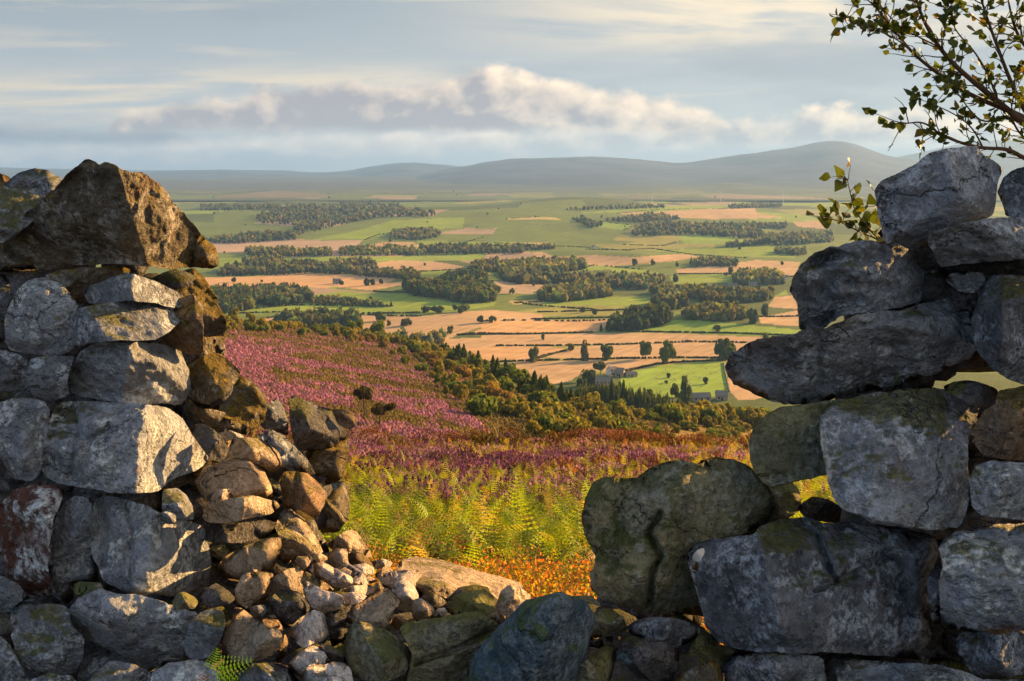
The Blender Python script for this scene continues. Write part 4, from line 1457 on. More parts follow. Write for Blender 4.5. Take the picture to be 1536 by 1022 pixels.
def bracken():
    rng = np.random.default_rng(21)
    T = [frond(rng) for _ in range(6)]
    N = 21000
    y = 4.9 + (rng.uniform(0, 1, N) ** .9) * 21.5
    x = rng.uniform(-1, 1, N) * (0.30 * y + 1.8) + .06 * y
    n = patch_noise(x, y, .35, 61)
    # bracken is solid in front and thins into the heather farther out
    keep = (rng.uniform(0, 1, N) < np.clip(1.1 - (y - 16.0) / 14.0 + patch_noise(x, y, .22, 62) * 3.0 + n * .6, .04, 1)) & ((y > 5.6) | (rng.uniform(0, 1, N) < .4))
    keep &= rng.uniform(0, 1, N) < np.clip((24.5 - y) / 4.0, .04, 1)
    x, y, n = x[keep], y[keep], n[keep]
    Vs, Fs, Cs, m = [], [], [], 0
    for i in range(len(x)):
        V, F = T[rng.integers(6)]
        L = rng.uniform(.16, .34) * (1.0 if y[i] < 9 else .95)
        a = rng.uniform(0, 6.283)
        R = np.array([[math.cos(a), -math.sin(a), 0], [math.sin(a), math.cos(a), 0], [0, 0, 1]])
        pt = rng.uniform(-.45, 1.1)
        rl = rng.normal(0, .45)
        Rr = np.array([[1, 0, 0], [0, math.cos(rl), -math.sin(rl)], [0, math.sin(rl), math.cos(rl)]])
        Rp = np.array([[math.cos(pt), 0, -math.sin(pt)], [0, 1, 0], [math.sin(pt), 0, math.cos(pt)]])
        W_ = (V * L) @ Rr.T @ Rp.T @ R.T
        z0 = znear(np.array([x[i]]), np.array([y[i]]))[0] + rng.uniform(.05, .34) * (1 if y[i] > 6.5 else .8)
        W_ = W_ + np.array([x[i], y[i], z0])
        far = np.clip((y[i] - 9.5) / 10 + .35 * n[i], 0, 1)
        g = np.array((.20, .285, .012)) * (1 - far) + np.array((.31, .29, .022)) * far
        if rng.random() < .13 + .08 * far:
            g = np.array((.34, .15, .03)) if rng.random() < .5 else np.array((.36, .27, .06))
        g = g * rng.uniform(.35, 1.5)
        Vs.append(W_)
        Fs.append(F + m)
        Cs.append(np.repeat(g[None], len(W_), 0))
        m += len(W_)
    me = mesh_from('bracken', np.vstack(Vs), np.vstack(Fs), False, np.vstack(Cs))
    tag(link('bracken', me, LEAF), 'bright green bracken filling the ground behind the gap', 'bracken', kind='stuff')


bracken()


def heather():
    rng = np.random.default_rng(22)
    B = 3000
    by = 6.5 + rng.uniform(0, 1, B) ** .8 * 22
    bx = rng.uniform(-1, 1, B) * (0.30 * by + 2.2) + .06 * by
    n = patch_noise(bx, by, .3, 71)
    keep = rng.uniform(0, 1, B) < np.clip((by - 12.5) / 13.0 - patch_noise(bx, by, .22, 62) * 2.8 - n * .4, .03, 1)
    bx, by, n = bx[keep], by[keep], n[keep]
    hue = patch_noise(bx, by, .5, 73)
    Vs, Cs = [], []
    for i in range(len(bx)):
        k = int(rng.uniform(70, 120))
        R = rng.uniform(.25, .5)
        th = rng.uniform(0, 6.283, k)
        rr = R * np.sqrt(rng.uniform(0, 1, k))
        px, py = bx[i] + rr * np.cos(th), by[i] + rr * np.sin(th)
        hb = rng.uniform(.16, .5) * (1 - .6 * (rr / R) ** 2) * (1.0 if by[i] < 22 else 1.2)
        bush = rng.uniform(.55, 1.4)
        g = znear(px, py)
        base = np.stack([px, py, g], -1)
        lean = np.stack([np.cos(th) * rr / R * .16 + rng.normal(0, .05, k), np.sin(th) * rr / R * .16 + rng.normal(0, .05, k), hb], -1)
        tip = base + lean
        sp = rng.uniform(.03, .07, k)
        up = lean / np.linalg.norm(lean, axis=1)[:, None]
        mid = tip - up * sp[:, None]
        a = rng.uniform(0, 6.283, k)
        w = rng.uniform(.010, .02, k)[:, None]
        side = np.stack([np.cos(a), np.sin(a), np.zeros(k)], -1) * w
        side2 = np.stack([-np.sin(a), np.cos(a), np.zeros(k)], -1) * w
        low = base + lean * .15
        # flower spike as two crossed slim diamonds, stem foliage as a dark sliver
        q = np.stack([tip, mid * .6 + tip * .4 + side, mid, mid * .6 + tip * .4 - side, tip, mid * .6 + tip * .4 + side2, mid, mid * .6 + tip * .4 - side2,
                      mid, low + side * 1.5, low, low - side * 1.5], 1)
        rust = by[i] > 24.0 + 5 * hue[i] + rng.normal(0, 1.5) or (hue[i] > .25 and rng.random() < .5)
        if rust:
            c0 = [np.array((.17, .07, .042)), np.array((.11, .05, .03)), np.array((.30, .15, .12)), np.array((.20, .09, .055))][rng.integers(4)]
        else:
            c0 = [np.array((.235, .11, .27)), np.array((.33, .20, .36)), np.array((.14, .055, .18)), np.array((.33, .20, .25))][rng.integers(4)]
        cs = c0[None] * rng.uniform(.5, 1.5, (k, 1)) * bush
        cl = np.array((.07, .055, .022))[None] * rng.uniform(.6, 1.6, (k, 1))
        Vs.append(q.reshape(-1, 3))
        Cs.append(np.concatenate([np.repeat(cs[:, None], 8, 1), np.repeat(cl[:, None], 4, 1)], 1).reshape(-1, 3))
    V, C = np.vstack(Vs), np.vstack(Cs)
    F = np.arange(len(V)).reshape(-1, 4)
    me = mesh_from('heather', V, F, False, C)
    tag(link('heather', me, HEATH), 'purple and rust-coloured heather along the crest behind the bracken', 'heather', kind='stuff')


heather()


def bilberry():
    rng = np.random.default_rng(23)
    N = 52000
    y = 2.95 + rng.uniform(0, 1, N) * 3.2
    x = rng.uniform(-2.2, 2.2, N)
    k = (rng.uniform(0, 1, N) < np.clip(1.0 - (y - 4.95) / .8, 0, 1))
    x, y = x[k], y[k]
    n = len(x)
    hn = .20 + .10 * fbm2(x, y, 2.2, 2, .5, 81)
    z = znear(x, y) + hn * rng.uniform(.15, 1.0, n) ** .6
    top = (z - znear(x, y)) / hn
    s = rng.uniform(.006, .011, n)[:, None]
    nr = rng.normal(size=(n, 3)) + np.array([0, 0, .6])
    nr /= np.linalg.norm(nr, axis=1)[:, None]
    t = np.cross(nr, rng.normal(size=(n, 3)))
    t /= np.linalg.norm(t, axis=1)[:, None]
    b = np.cross(nr, t)
    c = np.stack([x, y, z], -1)
    V = np.stack([c - t * s, c + b * s * .55, c + t * s, c - b * s * .55], 1).reshape(-1, 3)
    F = np.arange(n * 4).reshape(-1, 4)
    red = rng.uniform(0, 1, n) < np.clip(top - .5, .03, 1)
    pal = np.where(red[:, None], np.array((.52, .12, .03))[None], np.array((.20, .22, .02))[None])
    gold = rng.uniform(0, 1, n) < .38
    pal = np.where(gold[:, None], np.array((.50, .26, .03))[None], pal) * rng.uniform(.6, 1.4, (n, 1))
    # stems
    m = 2600
    sx, sy = x[:m], y[:m]
    g = znear(sx, sy)
    a = np.stack([sx, sy, g - .02], -1)
    tip = a + np.stack([rng.normal(0, .04, m), rng.normal(0, .04, m), hn[:m] * 1.02], -1)
    SV = np.stack([a - (.003, 0, 0), a + (.003, 0, 0), tip + (.001, 0, 0), tip - (.001, 0, 0)], 1).reshape(-1, 3)
    SC = np.repeat(np.array([[.16, .09, .03]]), m * 4, 0)
    V2 = np.vstack([V, SV])
    F2 = np.vstack([F, np.arange(m * 4).reshape(-1, 4) + len(V)])
    C2 = np.vstack([np.repeat(pal, 4, 0), SC])
    tag(link('bilberry', mesh_from('bilberry', V2, F2, False, C2), LEAF), 'low red and orange leaved bilberry just behind the fallen stones', 'bilberry', kind='stuff')


bilberry()


def single_fern():
    """the little fern rooted between two stones at the bottom of the wall"""
    rng = np.random.default_rng(5)
    base = px2pt(318, 1012, 1.74)
    root = tag(link('fern', None, None, None, tuple(base)), 'little green fern rooted between stones at the foot of the wall', 'fern', None, 'thing')
    for (du, dv, L) in [(62, -26, .085), (10, -40, .06), (46, -2, .06), (-16, 10, .05)]:
        V, F = frond(rng, 9)
        d = np.array([du, -40.0 * rng.uniform(.2, .6), -dv])
        d /= np.linalg.norm(d)
        side = np.cross(d, [0, -1.0, .3])
        side /= np.linalg.norm(side)
        up = np.cross(side, d) * -1
        if up[2] < 0:
            up = -up
        W_ = (V[:, :1] * d + V[:, 1:2] * side + V[:, 2:] * up * .35) * L
        dead = dv > 0
        c = np.array((.30, .10, .05)) if dead else np.array((.06, .16, .02))
        link('frond', mesh_from('frond', W_, F, False, np.repeat(c[None] * rng.uniform(.8, 1.3), len(W_), 0)), LEAF, root)


single_fern()


# ------------------------------------------------------------------ the birch leaning over the wall
def birch(name, label, foot, trunk_line, branches, seed, leaf_u, leaf_n, pins=()):
    """trunk and branches as tapering tubes through points (photo column, row, distance); leaves on short stalks along the twigs"""
    rng = np.random.default_rng(seed)
    root = tag(link(name, None, None, None, tuple(foot)), label, 'tree', None, 'thing')
    foot = np.array(foot)

    def smooth(P, k=3):
        P = np.asarray(P, float)
        for _ in range(k):
            Q = np.empty((2 * len(P) - 2, 3))
            Q[0::2] = P[:-1] * .75 + P[1:] * .25
            Q[1::2] = P[:-1] * .25 + P[1:] * .75
            P = np.vstack([P[:1], Q, P[-1:]])
        return P

    def tube(P, r0, r1, seg=7):
        P = smooth(P)
        t = np.linspace(0, 1, len(P))
        r = r0 + (r1 - r0) * t
        T = np.gradient(P, axis=0)
        T /= np.linalg.norm(T, axis=1)[:, None] + 1e-9
        u = np.cross(T, [.1, .9, .3])
        u /= np.linalg.norm(u, axis=1)[:, None]
        w = np.cross(T, u)
        a = np.arange(seg) / seg * 6.283
        V = (P[:, None] + (np.cos(a)[None, :, None] * u[:, None] + np.sin(a)[None, :, None] * w[:, None]) * r[:, None, None]).reshape(-1, 3)
        F = [(i * seg + j, i * seg + (j + 1) % seg, (i + 1) * seg + (j + 1) % seg, (i + 1) * seg + j) for i in range(len(P) - 1) for j in range(seg)]
        return V, F, P
    V, F, P = tube(trunk_line, .05, .022, 10)
    link('trunk', mesh_from('trunk', V - foot, F), BARKB, root)
    LV, LC = [], []

    def add_leaf(p, s, dirv):
        d = dirv + rng.normal(0, .5, 3)
        d /= np.linalg.norm(d)
        nr = np.cross(d, rng.normal(size=3))
        nr /= np.linalg.norm(nr)
        sd = np.cross(nr, d)
        fold = nr * s * rng.uniform(.05, .25)
        shape = [(0, 0), (.18, .36), (.42, .40), (.68, .22), (1, 0), (.68, -.22), (.42, -.40), (.18, -.36)]
        pts = [p + d * s * a + sd * s * b + fold * abs(b) * 2 - nr * s * .15 * a * a for a, b in shape]
        mid = [pts[0], p + d * s * .42, pts[4]]
        LV.append(np.array([pts[0], pts[1], pts[2], mid[1], pts[2], pts[3], pts[4], mid[1], pts[4], pts[5], pts[6], mid[1], pts[6], pts[7], pts[0], mid[1]]))
        c = [np.array((.055, .08, .012)), np.array((.035, .055, .01)), np.array((.085, .095, .012)), np.array((.14, .10, .012))][rng.choice(4, p=[.4, .4, .15, .05])]
        LC.append(np.repeat((c * rng.uniform(.7, 1.4))[None], 16, 0))
    for line, r0, r1, nt in branches:
        P0 = np.array([px2pt(*q) for q in line])
        V, F, P = tube(P0, r0, r1)
        tv, tf, n = [V - foot], list(F), len(V)
        for k in range(int(nt * 1.6)):
            t = rng.uniform(.15, 1.0) ** .8
            i = min(int(t * (len(P) - 1)), len(P) - 2)
            st = P[i]
            dr = P[i + 1] - P[i]
            dr /= np.linalg.norm(dr)
            d = dr * rng.uniform(.5, 1.0) + rng.normal(0, .55, 3) * np.array([1, .8, 1])
            d /= np.linalg.norm(d)
            L = rng.uniform(.05, .13) * (.45 if r0 < .0045 else 1)
            q = [st]
            for j in range(4):
                d = d + rng.normal(0, .22, 3) + np.array([0, 0, .05])
                d /= np.linalg.norm(d)
                q.append(q[-1] + d * L / 4)
            V, F, Q = tube(q, r1 * .8 + .0007, .0006, 4)
            tv.append(V - foot)
            tf += [tuple(a + n for a in f) for f in F]
            n += len(V)
            for j in range(rng.integers(1, leaf_n + 1)):
                m = rng.integers(len(Q) // 3, len(Q))
                add_leaf(Q[m], rng.uniform(*leaf_u), d)
        link('branch', mesh_from('branch', np.vstack(tv), tf), BARKB, root)
    for (u, v, d) in pins:
        add_leaf(px2pt(u, v, d), leaf_u[1] * 1.15, np.array([rng.normal(), rng.normal(), rng.normal()]))
    V = np.vstack(LV) - foot
    F = np.arange(len(V)).reshape(-1, 4)
    link('leaves', mesh_from('leaves', V, F, False, np.vstack(LC)), LEAFB, root)
    return root


BARKB = flat_mat('birch_bark', (.085, .055, .038), .4, 30)
LEAFB = leaf_mat('birch_leaf', .45, .5, spec=.3)


def h_(s, d):
    out = []
    q = rp('H', s)
    for i, (u, v) in enumerate(q):
        out.append((u, v, d - .25 * i / max(1, len(q) - 1)))
    return out


fx, fy = 2.35, 3.6
fz = float(znear(np.array([fx]), np.array([fy]))[0])
foot1 = (fx, fy, fz)
tl = [(fx, fy, fz - .05), (fx - .1, fy - .1, -.7), tuple(px2pt(1690, 330, 3.3)), tuple(px2pt(1640, 200, 3.25)), tuple(px2pt(1590, 60, 3.2)), tuple(px2pt(1560, -90, 3.2))]
D0 = 3.1
birch('birch_tree', 'leafy birch branches reaching over the wall against the sky', foot1, tl,
      [(h_('1180,560 1000,530 904,500 800,410 700,330 620,260 560,190 500,90 470,0 455,-50', D0), .013, .0022, 26),
       (h_('1000,530 900,470 800,430 700,390 620,340 520,270 440,200 380,120 330,60 300,20', D0), .010, .0016, 26),
       (h_('1250,820 1050,700 904,640 840,600 740,600 640,575 560,540 500,490 420,500', D0 - .05), .009, .0014, 20),
       (h_('1150,650 1000,560 904,450 850,330 800,200 750,60 720,-40', D0 + .1), .010, .002, 22),
       (h_('440,200 380,150 300,120 260,110 220,92 175,76', D0 - .25), .0022, .0009, 14),
       (h_('560,190 480,150 400,110 330,30 300,-20', D0 - .1), .003, .0009, 12),
       (h_('1100,300 1000,260 904,190 860,100 840,0', D0 + .15), .009, .002, 18),
       (h_('904,500 820,470 740,500 680,440 640,380 600,350', D0), .004, .0009, 14),
       (h_('800,410 760,300 700,200 620,120 600,20', D0 + .05), .004, .001, 16),
       (h_('740,600 700,520 640,470 560,430 480,400', D0 - .1), .003, .0008, 12),
       (h_('1000,640 904,560 860,500 850,440 870,360', D0 + .1), .005, .001, 16)], 4, (.018, .031), 4,
      pins=[(u, v, 2.85) for u, v in rp('H', '150,66 180,45 250,30 270,105 365,190 430,262 400,90 445,140 640,170 670,105 580,55 420,205 470,380 545,430 410,490 520,480 575,530 590,545 480,560 535,560 610,240 650,320 700,250 740,130 860,570 830,560 700,575 880,350 895,410')])
f2 = px2pt(1345, 560, 3.1)
f2[2] = znear(np.array([f2[0]]), np.array([f2[1]]))[0]
birch('birch_sapling', 'thin birch sapling showing a few leaves between the tilted boulder and the craggy block', tuple(f2),
      [tuple(f2), tuple(px2pt(1350, 480, 3.1)), tuple(px2pt(1338, 380, 3.05)), tuple(px2pt(1328, 350, 3.0))],
      [(h_('345,985 300,960 250,940 190,910 150,890 110,878 90,880', 2.95), .003, .0007, 9), (h_('345,985 300,950 260,900 220,850 205,790 190,720', 2.95), .003, .0008, 9),
       (h_('345,985 330,900 310,850 320,790', 2.95), .003, .0008, 6)], 14, (.026, .042), 1,
      pins=[(u, v, 2.9) for u, v in rp('H', '165,725 175,735 110,800 125,905 210,855 275,822 240,885 255,890 300,905 320,870 290,930 270,945 315,960 300,800')])
# ------------------------------------------------------------------ stones of the tumbled dry stone wall
def rock_mat(name, c1, c2, lichen=0.5, lcol=(0.42, 0.44, 0.46), moss=0.0, mcol=(0.10, 0.10, 0.02), rust=0.1, rcol=(0.10, 0.035, 0.02), dark=0.22, fine=1.0, bumpd=1.0):
    """weathered gritstone: mottled grain, crust lichens, moss and rusty growth, all in the stone's own space"""
    m, k, out = new_mat(name)
    tc = k.n('ShaderNodeTexCoord').outputs['Object']
    info = k.n('ShaderNodeObjectInfo').outputs['Random']
    off = k.vmath('SCALE', k.xyz(1.0, 1.7, 2.3), scale=k.math('MULTIPLY', info, 40.0))
    p = k.vmath('ADD', k.vmath('SCALE', tc, scale=k.math('MULTIPLY_ADD', k.math('FRACT', k.math('MULTIPLY', info, 13.7)), 0.8, 0.65)), off)
    big = k.noise(p, 3.2, 5, 0.6)
    mid = k.noise(p, 11.0, 7, 0.68)
    fin = k.noise(p, 70.0, 5, 0.65)
    grit = k.noise(p, 260.0, 2, 0.6)
    c = k.mix(k.smooth(k.math('MULTIPLY_ADD', mid, 0.6, k.math('MULTIPLY', big, 0.5)), 0.38, 0.72), c1, c2)
    # a slight tint per stone
    hue = k.math('FRACT', k.math('MULTIPLY', info, 7.31))
    c = k.mix(k.math('MULTIPLY', hue, 0.35), c, k.mix(1.0, c, (0.72, 0.68, 0.64), 'MULTIPLY'))
    # dark weathering
    dk = k.math('MULTIPLY', k.smooth(k.noise(p, 7.5, 7, 0.7), 0.48, 0.60), dark)
    c = k.mix(dk, c, (0.035, 0.034, 0.036))
    # pale crust lichen: ragged sheets and round spots
    sheet = k.math('MULTIPLY', k.smooth(k.noise(p, 8.5, 8, 0.74), 0.50, 0.55), k.smooth(fin, 0.34, 0.56))
    wob = k.vmath('ADD', p, k.vmath('SCALE', k.noise(p, 34.0, 4, 0.6, color=True), scale=0.028))
    vd = k.voronoi(wob, 17.0)
    vr = k.n('ShaderNodeSeparateColor')
    k.put(vr.inputs[0], k.voronoi(wob, 17.0, out='Color'))
    spot = k.math('MULTIPLY', k.smooth(vd, 0.36, 0.28), k.math('GREATER_THAN', vr.outputs[0], 0.72))
    lic = k.math('MULTIPLY', k.math('MAXIMUM', sheet, k.math('MULTIPLY', spot, k.smooth(fin, 0.3, 0.5))), lichen)
    lc = k.mix(big, tuple(v * 0.9 for v in lcol), tuple(min(v * 1.45, 0.8) for v in lcol))
    c = k.mix(lic, c, lc)
    if rust > 0:
        rs = k.math('MULTIPLY', k.smooth(k.noise(p, 4.6, 9, 0.66, 0.3), 0.60 - 0.06 * rust, 0.66), k.smooth(fin, 0.25, 0.5))
        c = k.mix(k.math('MULTIPLY', rs, min(rust * 2, 0.9)), c, rcol)
    nrm = k.n('ShaderNodeNewGeometry').outputs['Normal']
    if moss > 0:
        sp = k.n('ShaderNodeSeparateXYZ')
        k.put(sp.inputs[0], nrm)
        up = k.math('MULTIPLY_ADD', sp.outputs[2], 0.16, 0.0)
        ms = k.smooth(k.math('ADD', k.noise(p, 5.2, 8, 0.68, 0.4), up), 0.64 - 0.3 * moss, 0.74 - 0.26 * moss)
        ms = k.math('MULTIPLY', ms, k.smooth(fin, 0.22, 0.5))
        c = k.mix(k.math('MULTIPLY', ms, 0.85), c, k.mix(fin, tuple(v * .5 for v in mcol), tuple(v * 1.5 for v in mcol)))
    g = k.math('ADD', k.math('MULTIPLY', k.math('SUBTRACT', grit, 0.5), 1.1 * fine), k.math('MULTIPLY', k.math('SUBTRACT', fin, 0.5), 1.7 * fine))
    c = k.mix(1.0, c, k.math('ADD', g, 1.0), 'MULTIPLY')
    pits = k.smooth(k.voronoi(k.vmath('ADD', p, k.vmath('SCALE', k.noise(p, 60.0, 3, 0.6, color=True), scale=0.02)), 55.0), 0.05, 0.4)
    crack = k.smooth(k.voronoi(k.vmath('ADD', k.vmath('MULTIPLY', p, (0.8, 0.8, 1.5)), k.vmath('SCALE', k.noise(p, 9.0, 5, 0.65, color=True), scale=0.16)), 4.2, 'DISTANCE_TO_EDGE'), 0.0, 0.02)
    cmask = k.math('MULTIPLY', k.smooth(crack, 0.55, 0.0), k.smooth(big, 0.46, 0.58))
    c = k.mix(k.math('MULTIPLY', cmask, 0.75), c, (0.02, 0.019, 0.018))
    c = k.mix(k.math('MULTIPLY', k.smooth(pits, 0.4, 0.0), 0.3), c, (0.03, 0.03, 0.03))
    h = k.math('ADD', k.math('MULTIPLY', mid, 1.6), k.math('MULTIPLY', fin, 0.7))
    h = k.math('ADD', h, k.math('MULTIPLY', pits, 0.22))
    h = k.math('ADD', h, k.math('MULTIPLY', grit, 0.16))
    h = k.math('ADD', h, k.math('MULTIPLY', lic, 0.18))
    h = k.math('ADD', h, k.math('MULTIPLY', crack, 0.22))
    nm = bump(k, h, 1.0, 0.024 * bumpd)
    k.put(out, principled(k, c, 0.92, 0.12, nm))
    return m


ROCK = {
    'grey': rock_mat('lichened_gritstone', (0.141, 0.154, 0.177), (0.362, 0.388, 0.438), 0.75, (0.40, 0.43, 0.48), 0.08, rust=0.15, dark=0.34),
    'pale_lichen': rock_mat('pale_lichened_gritstone', (0.211, 0.236, 0.28), (0.503, 0.54, 0.624), 1.0, (0.52, 0.555, 0.61), 0.06, rust=0.3, dark=0.30),
    'rusty': rock_mat('rust_brown_lichened_gritstone', (0.091, 0.0455, 0.039), (0.195, 0.0975, 0.078), 1.0, (0.50, 0.53, 0.58), 0.05, rust=0.6, dark=0.22),
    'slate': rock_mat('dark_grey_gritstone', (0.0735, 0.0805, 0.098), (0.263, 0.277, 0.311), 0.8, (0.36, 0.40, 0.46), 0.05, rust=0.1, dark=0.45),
    'ochre': rock_mat('ochre_moss_gritstone', (0.095, 0.088, 0.075), (0.25, 0.22, 0.17), 0.7, (0.34, 0.33, 0.31), 0.42, (0.17, 0.12, 0.02), rust=0.2, dark=0.38),
    'brown': rock_mat('brown_gritstone', (0.151, 0.113, 0.0847), (0.42, 0.282, 0.177), 0.28, (0.36, 0.32, 0.28), 0.2, (0.13, 0.11, 0.02), rust=0.3, dark=0.38),
    'tan': rock_mat('tan_sandstone', (0.36, 0.29, 0.22), (0.58, 0.46, 0.345), 0.25, (0.46, 0.40, 0.36), 0.1, (0.14, 0.13, 0.04), rust=0.2, dark=0.19),
    'pale': rock_mat('pale_pink_sandstone', (0.62, 0.52, 0.475), (0.78, 0.69, 0.635), 0.3, (0.52, 0.47, 0.44), 0.0, rust=0.1, dark=0.14),
    'whitish': rock_mat('whitish_sandstone', (0.5, 0.47, 0.46), (0.76, 0.72, 0.70), 0.4, (0.52, 0.5, 0.5), 0.0, rust=0.0, dark=0.38),
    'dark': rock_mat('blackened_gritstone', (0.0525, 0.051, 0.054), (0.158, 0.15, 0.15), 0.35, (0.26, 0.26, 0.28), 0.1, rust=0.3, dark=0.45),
    'green': rock_mat('green_stained_gritstone', (0.128, 0.135, 0.09), (0.375, 0.338, 0.195), 0.35, (0.36, 0.38, 0.36), 0.38, (0.075, 0.095, 0.025), rust=0.15, rcol=(0.16, 0.08, 0.02), dark=0.26),
    'blue': rock_mat('blue_green_slab', (0.035, 0.066, 0.10), (0.095, 0.15, 0.195), 0.22, (0.40, 0.44, 0.48), 0.25, (0.07, 0.10, 0.03), rust=0.05, dark=0.26, bumpd=0.7),
    'mossy': rock_mat('mossy_gritstone', (0.131, 0.123, 0.087), (0.348, 0.319, 0.203), 0.35, (0.40, 0.42, 0.38), 0.45, (0.12, 0.12, 0.03), rust=0.1, dark=0.22),
}


def chaikin(P, cut=0.25):
    P = np.asarray(P, float)
    Q = np.roll(P, -1, 0)
    return np.stack([P * (1 - cut) + Q * cut, P * cut + Q * (1 - cut)], 1).reshape(-1, 2)


def resample(P, step):
    P = np.vstack([P, P[:1]])
    L = np.concatenate([[0], np.cumsum(np.hypot(*np.diff(P, axis=0).T))])
    n = max(12, int(L[-1] / step))
    t = np.linspace(0, L[-1], n, endpoint=False)
    return np.stack([np.interp(t, L, P[:, 0]), np.interp(t, L, P[:, 1])], -1)


def triangulate(outline, pts):
    n = len(outline)
    vs = [Vector((float(a), float(b))) for a, b in np.vstack([outline, pts])] if len(pts) else [Vector((float(a), float(b))) for a, b in outline]
    r = delaunay_2d_cdt(vs, [(i, (i + 1) % n) for i in range(n)], [], 1, 1e-4)
    return np.array([(v.x, v.y) for v in r[0]]), r[2]


def rock_mesh(name, poly, d, tf, tb, ridges=(), tilt=(0, 0), ang=1.0, rough=1.0, seed=0, step=2.7, bev=None, grooves=()):
    """a stone whose outline (photo pixels) stands at distance d: faceted bulge towards us by tf, rounded body behind by tb"""
    rng = np.random.default_rng(seed)
    m = d / FPX
    P = resample(chaikin(chaikin(poly, 0.10), 0.16), step * 1.15)
    # ragged outline
    T = np.roll(P, -1, 0) - np.roll(P, 1, 0)
    N = np.stack([T[:, 1], -T[:, 0]], -1)
    N /= np.linalg.norm(N, axis=1)[:, None] + 1e-9
    a = fbm(np.stack([P[:, 0] / 22, P[:, 1] / 22, np.full(len(P), seed * .37)], -1), 4, 0.6, seed)
    P = P + N * (a * 3.4 * rough * min(1.0, math.hypot(*(P.max(0) - P.min(0))) / 160))[:, None]
    lo, hi = P.min(0), P.max(0)
    size = math.sqrt(max(1, (hi[0] - lo[0]) * (hi[1] - lo[1])))
    cen = (lo + hi) / 2

    def grid(st):
        gx, gy = np.meshgrid(np.arange(lo[0], hi[0], st), np.arange(lo[1], hi[1], st * .87))
        gx[1::2] += st / 2
        g = np.stack([gx.ravel(), gy.ravel()], -1) + rng.uniform(-.22, .22, (gx.size, 2)) * st
        g = g[inside(g[:, 0], g[:, 1], P)]
        return g[seg_dist(g[:, 0], g[:, 1], P) > st * .9] if len(g) else g
    g = grid(step)
    rings = []
    for off in (0.5, 1.3):
        q = P - N * off
        ok = inside(q[:, 0], q[:, 1], P)
        q = q[ok]
        q = q[seg_dist(q[:, 0], q[:, 1], P) > off * .8]
        rings.append(q)
    allp = np.vstack([g] + rings)
    nP = len(P)
    V2, F = triangulate(P, allp)
    X = (V2[:, 0] - cen[0]) * m
    Z = -(V2[:, 1] - cen[1]) * m
    D = seg_dist(V2[:, 0], V2[:, 1], P) * m
    R = max(D.max(), 1e-3)
    B = tilt[0] * X + tilt[1] * Z
    for (x1, y1, x2, y2, sl) in ridges:
        L = math.hypot(x2 - x1, y2 - y1)
        s = ((V2[:, 0] - x1) * (y2 - y1) - (V2[:, 1] - y1) * (x2 - x1)) / L * m
        wv = 0.011 * fbm(np.stack([X * 14, Z * 14, np.full(len(X), seed * .71)], -1), 3, .6, seed + 9)
        sp = np.maximum(s + wv, 0)
        B = B - sl * sp * sp / (sp + 0.008)
    bw = min(bev or max(0.018, 0.24 * size * m), 0.95 * R)
    q = np.clip(D / bw, 0, 1)
    prof = (1 - (1 - q) ** 2.3) ** (1 / 2.0)
    H = tf * prof
    for k in range(int(13 * ang)):
        c = rng.uniform(0.36, 1.05) * tf
        gm = rng.uniform(0.15, 0.95) * tf / max(R, .01) * ang
        th = rng.uniform(0, 6.283)
        x0, z0 = rng.normal(0, .3 * size * m), rng.normal(0, .3 * size * m)
        pl = c + gm * (math.cos(th) * (X - x0) + math.sin(th) * (Z - z0))
        # soft minimum keeps worn edges
        e = 0.028 * tf
        hh = np.clip(0.5 + 0.5 * (pl - H) / e, 0, 1)
        H = pl * (1 - hh) + H * hh - e * hh * (1 - hh)
    edge = np.clip(D / 0.012, 0, 1)
    p3 = np.stack([X, H, Z], -1) + seed * 3.17
    n1 = fbm(p3 * 7.0, 4, 0.55, seed)
    n2 = fbm(p3 * 5.0, 4, 0.6, seed + 50, ridged=True)
    n3 = fbm(p3 * 38.0, 3, 0.6, seed + 90)
    sc = min(1.0, size * m / 0.25)
    H = H + edge * rough * (0.028 * sc * n1 - 0.011 * sc * n2 + 0.0085 * n3)
    for (line, gw, gd) in grooves:
        gx = fbm(np.stack([V2[:, 0] / 30, V2[:, 1] / 30, np.full(len(X), 2.2)], -1), 3, .6, seed + 6) * 5
        gl = seg_dist(V2[:, 0] + gx, V2[:, 1], line, False)
        H = H - gd * np.exp(-(gl / gw) ** 2) * np.clip(D / .01, 0, 1)
    dep = d - B - H
    W = px2pt(V2[:, 0], V2[:, 1], dep)
    # back half, coarser
    gb = grid(max(step * 4, size / 14))
    Vb, Fb = triangulate(P, gb)
    Xb, Zb = (Vb[:, 0] - cen[0]) * m, -(Vb[:, 1] - cen[1]) * m
    Db = seg_dist(Vb[:, 0], Vb[:, 1], P) * m
    Bb = tilt[0] * Xb + tilt[1] * Zb
    for (x1, y1, x2, y2, sl) in ridges:
        L = math.hypot(x2 - x1, y2 - y1)
        s = ((Vb[:, 0] - x1) * (y2 - y1) - (Vb[:, 1] - y1) * (x2 - x1)) / L * m
        sp = np.maximum(s, 0)
        Bb = Bb - sl * sp * sp / (sp + 0.008)
    qb = np.clip(Db / (0.9 * R), 0, 1)
    nb = fbm(np.stack([Xb * 6, Zb * 6, np.full(len(Xb), seed * 1.3)], -1), 3, .6, seed + 4)
    depb = d + np.maximum(-Bb, -Bb * .0) * 0.5 + (tb + 0.03 * sc * nb) * (1 - (1 - qb) ** 2.2) ** .55
    depb = np.maximum(depb, d - Bb + 0.004 * np.clip(Db / .01, 0, 1))
    Wb = px2pt(Vb[:, 0], Vb[:, 1], depb)
    key = {(round(a * 50), round(b * 50)): i for i, (a, b) in enumerate(V2)}
    remap = np.empty(len(Vb), int)
    extra = []
